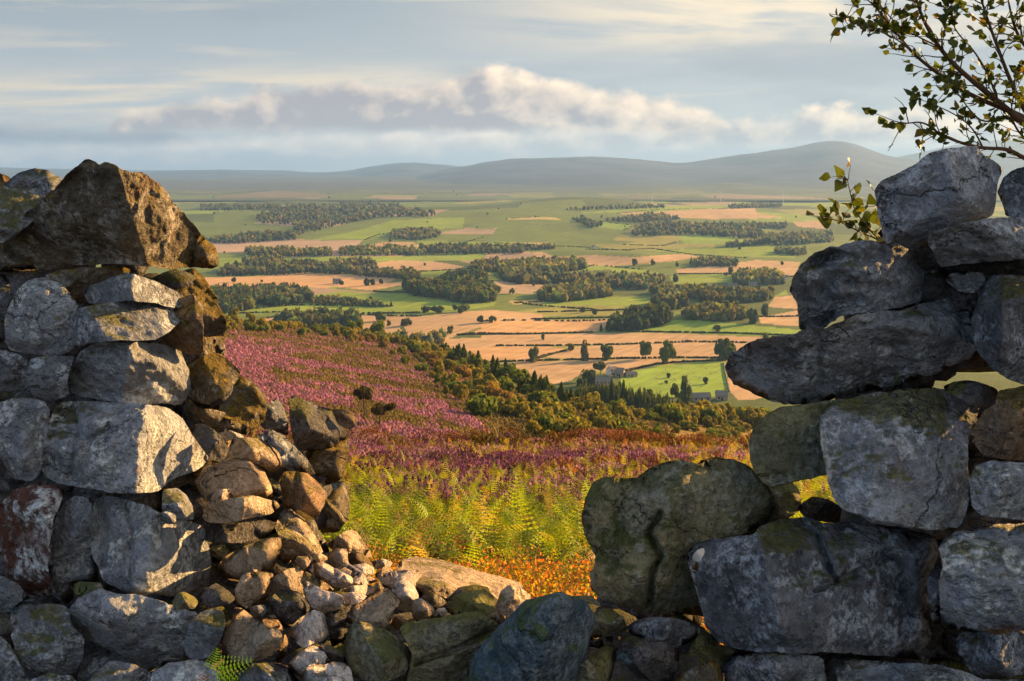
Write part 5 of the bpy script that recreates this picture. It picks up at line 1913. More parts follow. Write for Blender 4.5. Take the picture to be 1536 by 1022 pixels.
    for i, (a, b) in enumerate(Vb):
        j = key.get((round(a * 50), round(b * 50))) if Db[i] < 1e-5 else None
        if j is None:
            remap[i] = len(W) + len(extra)
            extra.append(i)
        else:
            remap[i] = j
    allW = np.vstack([W, Wb[extra]]) if extra else W
    faces = []
    for f in F:
        faces.append(tuple(f))
    for f in Fb:
        faces.append(tuple(int(remap[i]) for i in reversed(f)))
    faces = [f for f in faces if len(set(f)) == len(f)]
    # origin: middle of its underside
    o = np.array([(allW[:, 0].min() + allW[:, 0].max()) / 2, (allW[:, 1].min() + allW[:, 1].max()) / 2, allW[:, 2].min()])
    # outward facing test: the front must look towards us
    f0 = np.array([f[:3] for f in faces[:len(F)]])
    nrm = np.cross(allW[f0[:, 1]] - allW[f0[:, 0]], allW[f0[:, 2]] - allW[f0[:, 0]])
    if nrm[:, 1].mean() > 0:
        faces = [tuple(reversed(f)) for f in faces]
    return mesh_from(name, allW - o, faces), o


SEED = [100]


def stone(name, label, r, poly, d, mat, tf=None, tb=None, ridges='', tilt=(0, 0), ang=1.0, rough=1.0, cat='stone', group=None, bev=None, grooves=''):
    P = rp(r, poly)
    a = np.array(P)
    size = math.sqrt((np.ptp(a[:, 0])) * (np.ptp(a[:, 1]))) * d / FPX
    tf = tf if tf is not None else min(0.14, max(0.02, 0.26 * size))
    tb = tb if tb is not None else min(0.26, max(0.03, 0.55 * size))
    rd = []
    for t in ridges.split():
        q = [float(w) for w in t.split(',')]
        (x1, y1), (x2, y2) = reg(*RG[r])([(q[0], q[1]), (q[2], q[3])])
        rd.append((x1, y1, x2, y2, q[4]))
    gv = []
    for t in grooves.split(';'):
        if t.strip():
            h, pts_ = t.split(':')
            gw, gd = [float(w) for w in h.split(',')]
            gv.append((reg(*RG[r])(pp(pts_)), gw, gd))
    SEED[0] += 1
    me, o = rock_mesh(name, P, d, tf, tb, rd, tilt, ang, rough, SEED[0], bev=bev, grooves=gv)
    ob = link(name, me, ROCK[mat], None, tuple(o))
    return tag(ob, label, cat, group, 'thing')


def hearting(name, label, poly, dfun, cell, mat, seed, th=0.06):
    """the small dark packing inside the wall, seen only as darkness between the face stones"""
    rng = np.random.default_rng(seed)
    a = np.array(poly)
    Vs, Fs, n = [], [], 0
    for yy in np.arange(a[:, 1].min(), a[:, 1].max(), cell * .7):
        for xx in np.arange(a[:, 0].min(), a[:, 0].max(), cell * .8):
            cx, cy_ = xx + rng.uniform(-.25, .25) * cell, yy + rng.uniform(-.25, .25) * cell
            if not inside(np.array([cx]), np.array([cy_]), poly)[0] or seg_dist(np.array([cx]), np.array([cy_]), poly)[0] < cell * .45:
                continue
            d = dfun(cx, cy_) + rng.uniform(0, .08)
            r = cell * (rng.uniform(.72, .92) if seed == 15 else rng.uniform(.55, .75)) * d / FPX
            c = px2pt(cx, cy_, d)
            bm = bmesh.new()
            bmesh.ops.create_icosphere(bm, subdivisions=2, radius=1)
            v = np.array([q.co[:] for q in bm.verts])
            f = np.array([[q.index for q in t.verts] for t in bm.faces])
            bm.free()
            v = v * (1 + .35 * fbm(v * 1.1 + seed + cx, 2, .5, seed))[:, None]
            v = v * np.array([1.15, 1.1, .85]) * r
            Vs.append(v + c)
            Fs.append(f + n)
            n += len(v)
    me = mesh_from(name, np.vstack(Vs), np.vstack(Fs), False)
    tag(link(name, me, ROCK[mat]), label, 'stones', kind='stuff')


L_, R_ = 'stones of the standing wall end west of the gap', 'stones of the standing wall end east of the gap'
LG, RGp, RB = 'stones of the wall end beside the fallen stones', 'stones of the wall end below the birch', 'fallen stones in the gap'


def blocky(r, poly, k):
    # quarried look: a worn top bevel, an undercut foot and one slanting break, on top of what is given
    a = np.array(pp(poly))
    lo, hi = a.min(0), a.max(0)
    w, h = hi - lo
    q = np.random.default_rng(SEED[0] + 900)
    t = q.uniform(-.14, .14) * h
    y0 = lo[1] + h * q.uniform(.16, .34)
    y1 = hi[1] - h * q.uniform(.14, .32)
    t2 = q.uniform(-.14, .14) * h
    e = ['%.1f,%.1f,%.1f,%.1f,%.2f' % (lo[0], y0 + t, hi[0], y0 - t, q.uniform(.7, 1.5)),
         '%.1f,%.1f,%.1f,%.1f,%.2f' % (hi[0], y1 + t2, lo[0], y1 - t2, q.uniform(.5, 1.1))]
    xm = lo[0] + w * q.uniform(.35, .65)
    dx = w * q.uniform(-.3, .3)
    s_ = q.uniform(.2, .45)
    e.append(('%.1f,%.1f,%.1f,%.1f,%.2f' % ((xm + dx, lo[1], xm - dx, hi[1], s_) if q.random() < .4 else (xm - dx, hi[1], xm + dx, lo[1], s_))))
    k['ridges'] = k.get('ridges', '') + ' ' + ' '.join(e)


def W(label, r, poly, d, mat, **k):
    k.setdefault('group', LG)
    k['rough'] = k.get('rough', 1.0) * 1.25
    blocky(r, poly, k)
    return stone(k.pop('name', 'wall_stone'), label, r, poly, d, mat, **k)


# --- left wall end
stone('capstone', 'huge wedge-shaped capstone with golden sunlit ochre patches, crowning the wall', 'A',
      '-40,486 -40,385 0,358 60,300 130,235 200,165 255,110 300,70 330,48 365,55 380,68 400,60 440,72 468,92 500,95 555,100 600,135 640,180 690,240 740,300 790,360 825,385 838,420 835,455 815,470 740,465 640,468 560,462 470,446 400,450 300,455 240,462 140,475 90,480',
      2.12, 'ochre', tf=0.13, tb=0.36, ridges='355,60,340,230,0.1 340,230,90,380,0.25 520,90,640,470,0.2 820,310,250,310,0.5 300,90,560,80,0.8', ang=1.2, rough=1.5, group=LG, cat='capstone')
stone('capstone', 'grey capstone with one gold corner behind the huge wedge-shaped capstone', 'A', '-40,375 -40,200 0,165 60,105 130,80 180,90 238,122 225,190 160,260 80,330 20,372', 2.30, 'grey', tf=.10, ridges='150,80,230,230,0.9', group=LG, cat='capstone', rough=1.3)
stone('capstone', 'small brown capstone tip at the edge of the photo, beside the grey capstone', 'A', '-40,200 -40,100 0,103 25,110 45,125 10,165', 2.42, 'brown', group=LG, cat='capstone')
W('rounded blue-grey block under the wedge capstone, with a shadowed slot above it', 'A', '15,745 18,650 45,590 65,545 110,510 180,502 240,530 275,580 300,610 300,690 280,780 200,800 100,795 40,780', 2.16, 'pale_lichen', ridges='265,560,290,800,1.2')
W('dark narrow stone at the photo edge beside the rounded blue-grey block', 'A', '-40,480 10,490 40,520 30,600 20,650 18,740 0,755 -40,760', 2.26, 'slate')
W('thin stone wedged directly under the wedge capstone, golden along its top', 'A', '150,500 250,468 420,458 500,470 480,510 400,530 350,560 320,600 300,600 240,560 200,530', 2.27, 'ochre', tf=.04)
W('low ridge-backed slab, upper of the two stacked slabs under the capstone', 'A', '312,545 380,520 440,495 480,483 560,500 620,528 680,556 715,608 660,620 600,600 480,590 360,605 325,600', 2.13, 'grey', tf=.06, ridges='600,470,690,640,1.6', tb=.2)
W('lichened slab with sunlit golden end, lower of the two stacked slabs', 'A', '258,655 300,620 380,600 480,578 590,565 650,585 700,600 727,630 715,660 660,700 600,740 560,745 420,745 340,755 285,770 265,740', 2.08, 'grey', tf=.07, ridges='580,560,625,720,2.0 700,745,300,745,0.8', tb=.22)
W('stout block with half-sunlit rough end below the lichened slab with golden end', 'A', '255,890 270,850 310,780 350,755 430,745 500,748 560,750 620,755 680,770 700,800 725,860 733,920 720,970 690,995 640,990 560,985 470,985 400,970 300,960 265,935', 2.08, 'grey', tf=.08, ridges='492,740,465,990,1.7', tb=.3, rough=1.5)
W('squarish grey stone left of the stout half-sunlit block', 'A', '100,870 115,815 160,803 230,800 290,800 270,850 258,900 268,950 240,965 190,978 120,950 105,910', 2.14, 'slate', ridges='270,800,270,980,1.2')
W('shaded grey stone at the photo edge, beside the squarish grey stone', 'A', '-40,775 0,780 60,790 108,815 100,880 108,930 40,938 -40,935', 2.15, 'slate')
W('tall dark ochre-edged stone under the capstone tip, outlined against the fields', 'A', '580,505 660,480 740,465 790,500 815,560 840,600 868,670 865,710 830,735 775,745 700,690 640,600', 2.42, 'ochre', tf=.09, ridges='650,480,750,740,0.8', rough=1.5)
W('upright brown stone with golden rim, in front of the tall ochre-edged one', 'A', '660,640 690,580 720,570 750,570 780,650 778,800 740,800 690,780 600,755 640,720', 2.28, 'brown', tf=.06)
W('narrow warm stone outlined against the heather below the tall ochre-edged stone', 'A', '740,735 860,722 866,805 820,800 770,830 735,820', 2.45, 'ochre', tf=.05)
W('mottled dark boulder on the slope of the wall end, below the narrow warm stone', 'A', '700,850 770,805 820,785 880,820 920,860 918,890 860,955 800,990 740,975 700,930', 2.34, 'ochre', tf=.07, ridges='760,780,860,990,0.7', rough=1.4)
W('dark gold-rimmed triangular stone standing above the flat golden stone', 'C', '185,165 230,80 270,20 300,10 350,50 392,110 375,190 330,222 290,190', 2.44, 'ochre', tf=.06, ridges='300,0,380,220,1.0', rough=1.3)
W('very large pale grey block, its dark end face edged in gold', 'B', '130,300 150,190 180,110 220,88 300,97 370,95 440,100 500,106 560,116 610,155 632,190 660,230 695,280 660,320 580,350 520,395 440,402 330,390 200,370 145,345', 2.04, 'pale_lichen', tf=.085, grooves='5,0.02:140,210 220,190 300,220 360,180;4,0.015:250,100 260,200 230,360', ridges='476,90,440,400,2.2', tb=.4, rough=1.1)
W('grey block with lichen streaks beside the very large pale block, nearer the photo edge', 'B', '-30,110 30,85 110,82 168,100 165,170 145,240 138,330 100,362 40,345 5,290 -30,240', 2.10, 'pale_lichen')
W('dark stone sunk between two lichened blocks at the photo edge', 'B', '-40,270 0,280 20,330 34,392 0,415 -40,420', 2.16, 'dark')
W('rust-brown and white lichened block at the photo edge', 'B', '-30,440 0,430 50,385 110,370 170,372 215,390 200,440 180,480 170,560 160,640 175,735 150,745 80,735 30,700 10,600 -30,560', 2.04, 'rusty', ridges='175,370,160,740,0.9')
W('purplish grey block between the rust-brown block and the streaked white block', 'B', '185,470 212,430 255,405 305,425 298,500 300,570 320,640 330,695 240,700 250,750 215,768 175,735 163,640 172,540', 2.03, 'grey', tf=.07)
W('block streaked with white lichen, its black end face towards the gap', 'B', '295,500 305,440 330,402 400,412 480,436 540,466 600,486 680,506 705,640 695,700 640,737 560,738 440,735 380,712 345,690 320,640 300,570', 2.0, 'pale_lichen', tf=.08, grooves='5,0.02:330,420 350,520 340,640;4,0.015:420,430 440,520 430,700', ridges='505,420,470,740,2.0', tb=.4)
W('broad low block with a green tinge, lowest course but one, by the photo edge', 'B', '30,790 60,755 180,765 230,775 235,830 280,880 275,940 250,995 180,1000 100,985 60,950 40,880', 1.96, 'grey', ridges='225,760,265,1000,1.0')
W('long pale block with a mossy top, directly under the block with the black end face', 'B', '226,790 258,745 330,712 380,730 480,740 600,775 660,800 615,880 612,940 560,962 500,992 460,972 380,922 320,900 250,872', 1.94, 'pale_lichen', tf=.08, ridges='620,790,380,740,0.9 640,790,600,960,0.9')
W('thin green wedge stone between the purplish block and the long pale block', 'B', '233,710 262,690 340,695 345,722 310,742 260,747', 1.99, 'green', tf=.03)
W('stone cut by the photo edge below the rust-brown block', 'B', '-40,680 0,670 60,700 104,745 60,762 35,792 0,795 -40,795', 2.03, 'slate')
W('dim stone cut by the photo edge beside the broad low block', 'B', '-40,790 0,785 34,800 45,885 0,890 -40,885', 2.03, 'dark')
W('rust-spotted stone in the bottom corner of the photo', 'B', '-40,880 0,872 30,895 60,955 95,1010 110,1060 60,1110 -40,1110', 1.97, 'grey')
W('small upright stone wedged between the broad low block and the long pale block', 'B', '258,1010 290,888 330,905 372,925 355,960 315,1000 300,1090 250,1090', 2.0, 'slate')
W('dull stone at the bottom frame edge under the long pale block', 'B', '300,1010 360,952 440,962 500,990 500,1090 410,1110 300,1095', 1.9, 'grey')
W('flat lichened stone at the bottom frame edge beside the little fern', 'B', '500,995 560,962 640,950 690,960 730,1000 730,1090 500,1090', 1.84, 'pale_lichen', tilt=(0, -.3))
W('half-hidden stone at the bottom frame edge, under the broad low block', 'B', '95,1020 160,995 240,1005 262,1030 250,1100 110,1100', 1.9, 'slate')

# --- tumbled end of the left wall
def T(label, r, poly, d, mat, **k):
    k.setdefault('group', RB)
    k['ang'] = k.get('ang', 1.0) * 1.35
    a = np.array(pp(poly))
    lo, hi = a.min(0), a.max(0)
    if 'auto' in k or 'ridges' not in k or SEED[0] % 3 == 0:
        # broken faces: one turned up, one turned towards the open side of the gap
        q = np.random.default_rng(SEED[0])
        c = lo + (hi - lo) * np.array([q.uniform(.4, .6), q.uniform(.38, .6)])
        th = math.radians(q.uniform(12, 60))
        e = 200.0
        up = '%.1f,%.1f,%.1f,%.1f,%.2f' % (c[0] - e * math.cos(th), c[1] - e * math.sin(th), c[0] + e * math.cos(th), c[1] + e * math.sin(th), q.uniform(1.5, 3.0))
        k['ridges'] = k.get('ridges', '') + ' ' + up
    return stone(k.pop('name', 'rubble_stone'), label, r, poly, d, mat, **k)


T('flat golden stone lying above the long brown stone, at the top of the slide', 'C', '50,190 75,90 120,130 180,140 260,160 312,190 325,235 230,230 190,225 140,200 90,185', 2.30, 'ochre', tf=.04, ridges='330,170,100,110,1.0', tb=.14)
T('black angular stone with thin gold crest beside the very large pale block', 'C', '80,205 130,188 200,228 240,290 225,330 185,348 130,285', 2.2, 'dark', ridges='150,190,215,340,1.2')
T('thin white slab peeping out beneath the flat golden stone', 'C', '185,232 240,218 292,235 300,250 285,262 195,262', 2.3, 'whitish', tf=.02, tb=.1)
T('long rounded brown stone pointing into the gap below the thin white slab', 'C', '200,262 230,248 330,245 400,265 440,290 456,330 442,365 402,380 340,345 260,320 215,300', 2.24, 'tan', tf=.06, ridges='340,240,345,390,1.0')
T('smooth grey slanting stone between the long brown stone and the blue-black boulder', 'C', '345,240 395,213 450,235 500,290 547,340 542,382 500,376 450,375 430,300', 2.36, 'slate', ridges='480,250,500,390,1.2')
T('small upright grey triangular stone leaning on the blue-black boulder', 'C', '355,155 420,93 442,120 466,185 468,240 420,228 362,208', 2.55, 'slate', tf=.04)
T('blue-black boulder with sunlit fissures, topmost on the tumbled end of the wall', 'C', '463,105 485,82 560,120 640,140 668,180 690,200 697,240 655,272 615,292 560,298 500,292 478,230', 2.62, 'dark', tf=.08, ridges='560,110,600,300,0.9 700,232,480,212,0.7', rough=1.5)
T('dark gold-edged stone tucked against the blue-black boulder, its tip over the bracken', 'C', '630,135 700,140 737,175 722,207 697,217 655,195', 2.74, 'brown', ridges='690,130,715,220,1.2')
T('shadowed stone carrying the blue-black boulder', 'C', '525,300 620,285 660,255 702,245 694,330 672,412 615,428 580,402 548,345', 2.74, 'ochre', tf=.07, ridges='655,250,640,430,1.4')
T('golden rough boulder standing over the bracken, under the shadowed stone', 'C', '575,480 620,428 682,412 702,460 698,560 662,608 592,615 575,565', 2.8, 'ochre', tf=.08, ridges='650,410,655,615,1.0', rough=1.8)
T('large tan stone with a sunlit bright fold, above the balanced flat slab', 'C', '98,400 130,360 240,305 310,298 340,320 400,420 408,475 330,490 200,500 148,495', 2.2, 'tan', tf=.08, ridges='270,290,330,490,1.0')
T('bright little stone lying on the balanced flat slab', 'C', '152,470 200,445 260,440 290,462 235,490 160,500', 2.13, 'pale', tf=.03, tb=.07)
T('smooth flat slab balanced like a loaf on the dark slab', 'C', '128,537 160,500 250,477 330,467 420,490 437,510 402,540 330,557 210,577 148,570', 2.08, 'tan', tf=.06, tb=.16, ang=.6, ridges='430,525,160,545,0.8')
T('dark slab beneath the loaf-shaped flat slab', 'C', '110,590 130,572 280,572 380,560 430,578 437,607 380,632 280,652 170,647 113,627', 2.12, 'dark', tf=.05, tb=.16, ridges='360,560,370,640,0.9')
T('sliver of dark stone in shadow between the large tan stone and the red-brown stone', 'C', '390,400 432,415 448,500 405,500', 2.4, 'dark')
T('red-brown angular stone hanging over the rubble, beside the golden rough boulder', 'C', '425,430 445,380 520,365 572,410 612,460 605,500 575,560 540,540 490,515 450,520', 2.48, 'brown', tf=.08, ridges='480,370,600,480,0.6 620,455,440,470,0.5')
T('grey knobbly stone perched beside the very large pale block, end of the lower wall', 'C', '-15,445 40,438 75,465 100,510 106,562 60,566 10,552 -20,530', 2.06, 'grey', tf=.05, tb=.12)
T('pebble tucked against the grey knobbly stone', 'C', '-25,535 10,528 35,545 38,572 5,578 -25,565', 2.0, 'slate', tf=.02, tb=.04)
T('orange-brown three-cornered stone standing upright at the head of the rubble', 'C', '412,590 440,530 470,518 530,560 580,640 602,690 560,700 500,695 462,737 430,702 440,645', 2.3, 'tan', tf=.06, tb=.1, ridges='460,515,560,700,0.4')
T('golden stone half hidden behind the orange-brown three-cornered stone', 'C', '480,530 530,518 562,545 582,600 615,650 625,690 595,690 545,610', 2.48, 'ochre', tf=.05)
T('mottled green-brown stone slanting under the dark slab', 'C', '192,742 230,700 300,660 380,633 437,628 442,660 412,742 372,762 285,800 215,785', 2.1, 'tan', tf=.07, ridges='390,625,400,750,1.2')
T('dim greenish stone in the hollow below the dark slab', 'C', '150,690 175,660 310,652 240,695 190,745 165,740', 2.3, 'green')
T('brown stone with a small gold glint, left neighbour of the large brown sunlit stone', 'C', '260,830 290,772 350,757 412,767 390,830 385,872 320,908 268,882', 2.05, 'tan', ridges='300,765,390,880,0.5')
T('large warm brown stone with sunlit back in the middle of the rubble slope', 'C', '370,835 400,782 480,742 560,768 648,828 600,845 540,870 480,905 395,880', 2.12, 'tan', tf=.07, ridges='520,840,420,800,0.0 640,850,380,800,0.6')
T('black speckled stone below the large warm brown stone', 'C', '392,862 430,825 512,837 552,900 522,937 460,982 408,952', 1.98, 'dark', tf=.05, rough=1.4)
T('pale pink wedge of stone pointing away from the black speckled stone', 'C', '522,812 535,793 600,830 670,850 685,880 652,907 590,922 548,892', 2.04, 'pale', tf=.05, ang=.7)
T('small cube-like pale stone beside the three-cornered orange-brown stone', 'C', '488,732 500,700 557,705 547,735 520,757', 2.2, 'tan', tf=.03)
T('long pale finger-shaped stone lying in the middle of the rubble', 'C', '540,747 580,713 640,745 712,780 715,802 680,832 640,817 578,787', 2.16, 'pale', tf=.05, ang=.6, ridges='720,820,560,760,0.6')
T('pinkish stone with a bent back behind the long pale finger-shaped stone', 'C', '612,705 640,670 692,672 695,730 762,768 815,797 760,814 718,804 700,775 640,742', 2.28, 'pale', tf=.06, ang=.7)
T('orange pebble resting between the cube-like stone and the bent pinkish stone', 'C', '552,702 590,688 618,705 612,730 570,722', 2.3, 'tan', tf=.025)
T('sunlit tan boulder at the edge of the bracken under the golden rough boulder', 'C', '605,660 680,605 720,598 762,650 790,705 740,715 690,700', 2.6, 'tan', tf=.06, ridges='700,600,720,720,0.5')
T('brown shadowed stone beneath the sunlit tan boulder', 'C', '680,690 750,690 795,738 745,742 695,732', 2.52, 'brown', tf=.03)
T('small pale pebble beside the shadowed stone at the rubble crest', 'C', '695,738 760,728 795,745 795,775 740,762', 2.42, 'pale', tf=.02)
T('small whitish stone on the rubble crest touching the red-leaved bilberry', 'C', '780,720 830,710 868,725 855,745 798,752', 2.62, 'pale', tf=.02)
T('rounded cream stone on the rubble crest by the great golden slab', 'C', '795,772 840,735 878,760 874,790 818,797', 2.5, 'tan', tf=.03)
T('big pinkish white stone with square shoulders near the great golden slab', 'D', '1082,440 1120,405 1200,395 1292,395 1308,430 1302,510 1285,535 1200,500 1120,495', 2.26, 'pale', tf=.06, ang=.8)
T('white-faced dark-rimmed stone standing in front of the square-shouldered pinkish one', 'D', '1148,480 1200,443 1240,448 1272,480 1292,530 1267,580 1250,612 1190,595 1158,545', 2.16, 'whitish', tf=.04, ridges='1290,540,1160,560,0.9')
stone('rubble_slab', 'great flat golden slab lying at the foot of the red bilberry leaves', 'E', '-25,520 0,487 60,460 170,472 300,512 420,545 540,575 560,605 520,640 440,665 420,700 330,660 230,655 120,645 70,600 40,540', 2.42, 'tan', tf=.10, tb=.3, ridges='60,560,330,635,3.0 330,600,600,600,3.4', group=RB, cat='stone', ang=.7)
T('little golden stone in front of the great flat slab', 'D', '1297,530 1340,495 1402,528 1440,562 1390,590 1320,568', 2.2, 'ochre', tf=.03)
T('small upright two-toned stone beside the white-faced dark-rimmed stone', 'D', '1252,602 1265,543 1300,536 1350,568 1378,602 1332,645 1285,665 1262,642', 2.06, 'tan', tf=.04, ridges='1320,540,1330,660,0.9')
T('thin pale pebble lying over the big veined green-grey block', 'D', '1310,650 1390,588 1425,583 1440,612 1395,645 1330,665', 2.08, 'pale', tf=.025, tb=.05)
T('rounded olive-tan cobble before the great flat slab', 'E', '206,692 215,658 260,628 380,610 422,640 424,692 402,728 300,722 230,727', 2.12, 'mossy', tf=.05, ang=.6)
T('rounded pinkish cobble at the low end of the great flat slab', 'E', '428,692 450,620 490,586 540,603 595,640 560,690 490,735 438,715', 2.14, 'tan', tf=.05, ang=.7)
T('tiny stone between the olive-tan cobble and the pinkish cobble', 'E', '390,728 430,708 480,735 450,765 410,760', 2.08, 'brown', tf=.02)
T('grey stone with sharp gold-lit prow in the middle of the rubble', 'D', '912,642 950,580 1060,520 1130,483 1194,540 1194,570 1164,600 1154,662 1105,700 1010,690 928,668', 1.98, 'tan', tf=.07, ridges='1130,475,1090,700,1.6')
T('mossy green block with a sharp upright edge at the bottom of the gap', 'D', '902,852 915,740 930,690 970,643 1020,658 1100,688 1180,738 1255,800 1250,872 1214,935 1130,960 1000,960 915,925', 1.84, 'green', tf=.07, ridges='1100,680,1130,960,1.2', ang=.8)
stone('rubble_slab', 'big veined green-grey block between the mossy block and the blue-green slab', 'E', '-5,785 20,760 150,740 290,713 350,708 438,760 420,800 370,870 340,940 335,1010 260,1090 20,1090 35,1000 50,900 28,850', 1.92, 'mossy', tf=.08, tb=.25, ridges='0,800,435,740,1.6 400,900,20,940,0.7', grooves='4,0.025:70,940 150,915 250,880 330,840 420,790', group=RB, cat='stone', ang=.6)
T('whitish square stone with dark pitted rim in the rubble', 'D', '618,702 680,640 760,593 802,618 838,735 803,778 760,765 700,795 638,745', 1.9, 'whitish', tf=.05, ridges='790,600,830,740,1.2', rough=1.3)
T('dark slab standing between the whitish square stone and the gold-prowed stone', 'D', '795,625 880,593 925,600 925,745 850,790 830,735', 2.02, 'dark', tf=.03)
T('purplish grey stone low in the rubble, over the white broken stone', 'D', '618,882 650,840 740,773 802,800 835,857 770,895 700,945 638,925', 1.82, 'whitish', tf=.05)
T('small black stone with white specks beside the mossy green block', 'D', '770,785 830,773 910,820 905,865 830,857', 1.88, 'dark', tf=.03, rough=1.5)
T('white broken stone at the bottom frame edge beside the mossy green block', 'D', '700,905 740,873 800,878 850,863 910,868 945,900 960,990 950,1060 720,1060', 1.74, 'whitish', tf=.05)
T('purple-grey rounded stone with a cleft, beside the long pale block', 'D', '88,772 110,680 170,608 260,588 292,608 304,680 275,765 216,843 150,855 98,832', 1.9, 'grey', tf=.06, ang=.8, ridges='95,765,290,730,0.25')
T('big tan stone with a pointed peak and black underside above the little fern', 'D', '280,765 300,700 340,640 345,588 380,588 450,640 500,670 512,700 560,690 592,720 584,782 524,845 430,875 340,912 286,835', 1.84, 'tan', tf=.08, ridges='590,760,300,860,0.9', ang=1.0)
T('stone with a rusty hollow behind the peaked tan stone', 'D', '485,642 550,618 592,680 625,760 605,845 560,865 575,780 555,695 505,690', 1.92, 'brown', tf=.04)
T('small grey stone wedged above the peaked tan stone', 'D', '410,602 440,578 502,568 515,600 485,655 450,645', 1.98, 'slate', tf=.03)
T('small green-grey stone sitting alone on the mossy top of the long pale block', 'D', '26,562 50,513 90,503 142,530 164,557 142,592 40,598', 1.9, 'mossy', tf=.03)
T('dark rounded stone in the corner under the black end face', 'D', '162,547 200,488 250,458 322,500 354,542 312,574 210,594', 2.0, 'dark', tf=.05, ang=.8)
T('dark flat stone at the bottom frame edge by the fern', 'D', '350,930 420,868 560,868 622,890 650,930 710,990 700,1060 350,1060', 1.78, 'slate', tf=.05, tilt=(0, -.5))
T('pale stone wedged under the square-shouldered pinkish one', 'D', '875,500 940,473 1045,468 1066,492 1035,525 960,512', 2.2, 'pale', tf=.025)
T('flat cream stone between the pale wedge and the gold-prowed stone', 'D', '885,520 960,503 1030,525 995,560 912,585', 2.1, 'pale', tf=.025)
T('grey-cream stone leaning on the square-shouldered pinkish stone', 'D', '1022,522 1080,448 1105,480 1128,490 1065,530', 2.18, 'tan', tf=.025)
T('dark little stone in the hole below the gold-prowed stone', 'D', '1140,665 1170,628 1240,650 1225,700 1180,700', 2.06, 'brown', tf=.02)
stone('boulder', 'sharp-ridged blue-green slab leaning at the bottom centre of the gap', 'E', '310,950 350,880 430,790 560,660 620,643 715,620 762,640 830,660 878,740 862,790 842,880 802,960 790,1090 300,1090', 1.76, 'blue', tf=.06, tb=.25, ridges='716,615,590,1022,1.5 590,1022,716,615,0.75 330,900,640,640,0.8', group=RB, cat='boulder', ang=.3)

# --- the pale boulder in the gap and the stones around it
stone('boulder', 'tall upright green-stained boulder with a dark vertical fissure, closing the gap', 'S',
      '872,777 878,747 888,723 908,715 935,717 955,717 972,703 995,693 1022,690 1048,697 1066,688 1100,690 1128,705 1150,735 1165,760 1150,785 1110,805 1062,812 1040,840 1060,890 1060,925 1020,922 990,920 960,918 925,905 900,897 887,885 885,862 892,850 894,835 885,820 875,800',
      2.16, 'green', tf=.09, tb=.14, ridges='870,760,1080,740,0.9 1060,890,880,860,0.6 1000,690,985,925,0.35 905,925,925,690,0.5', grooves='4.5,0.045:990,770 975,800 990,835 978,860 970,930;10,0.025:920,735 930,790 915,850', group=RB, cat='boulder', ang=1.0, rough=1.4)
stone('boulder', 'dark mossy shoulder of stone wedged between the green-stained boulder and the wall', 'K', '640,110 720,88 830,100 910,140 1000,240 1040,300 1060,420 940,480 830,500 740,470 690,300', 2.30, 'green', tf=.06, tb=.12, group=RB, cat='boulder', ridges='700,140,760,430,0.4')
T('flat grey stone behind the blue-green slab, under the tall boulder', 'E', '740,640 860,638 905,682 890,740 870,760 800,700', 2.28, 'mossy', tf=.03)
T('flat greenish stone directly beneath the foot of the tall boulder', 'E', '838,812 868,740 880,688 940,688 1005,740 1025,792 920,818 848,842', 2.12, 'mossy', tf=.05, ridges='1000,760,860,735,0.9')
T('spindle-shaped dark stone lying under the tall boulder', 'E', '1012,777 1060,745 1150,733 1232,738 1302,763 1354,790 1312,842 1250,873 1170,868 1108,833 1038,813', 2.02, 'slate', tf=.05, ang=.8)
T('purple-brown rounded stone below the spindle-shaped stone', 'E', '1032,882 1070,840 1120,823 1200,848 1252,890 1248,952 1210,1040 1120,1020 1058,955', 1.94, 'dark', tf=.06, ang=.8)
T('brown mossy stone leaning beside the blue-green slab at the bottom edge', 'E', '780,1040 830,930 900,870 940,858 968,880 964,960 935,1040 900,1090 790,1090', 1.84, 'mossy', tf=.05, ang=.8)
T('turquoise-stained stone in the hollow beside the purple-brown stone', 'E', '950,1010 962,890 1010,878 1062,960 1110,1020 1060,1090 940,1090', 1.96, 'blue', tf=.04)
T('olive slab sloping down under the long lower wall stone', 'E', '1245,975 1300,870 1360,788 1405,848 1494,878 1540,900 1500,960 1440,990 1340,1000 1280,1000', 2.06, 'mossy', tf=.04)
T('brown stone with a straight ochre edge at the bottom frame edge', 'E', '1205,1040 1280,980 1380,923 1432,940 1445,1030 1440,1090 1200,1090', 1.86, 'ochre', tf=.05, ridges='1390,930,1220,1022,0.9')
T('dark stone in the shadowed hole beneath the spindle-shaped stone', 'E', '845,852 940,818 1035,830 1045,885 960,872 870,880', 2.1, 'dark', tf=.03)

# --- right wall end
def Q(label, r, poly, d, mat, **k):
    k.setdefault('group', RGp)
    k['rough'] = k.get('rough', 1.0) * 1.25
    blocky(r, poly, k)
    return stone(k.pop('name', 'wall_stone'), label, r, poly, d, mat, **k)


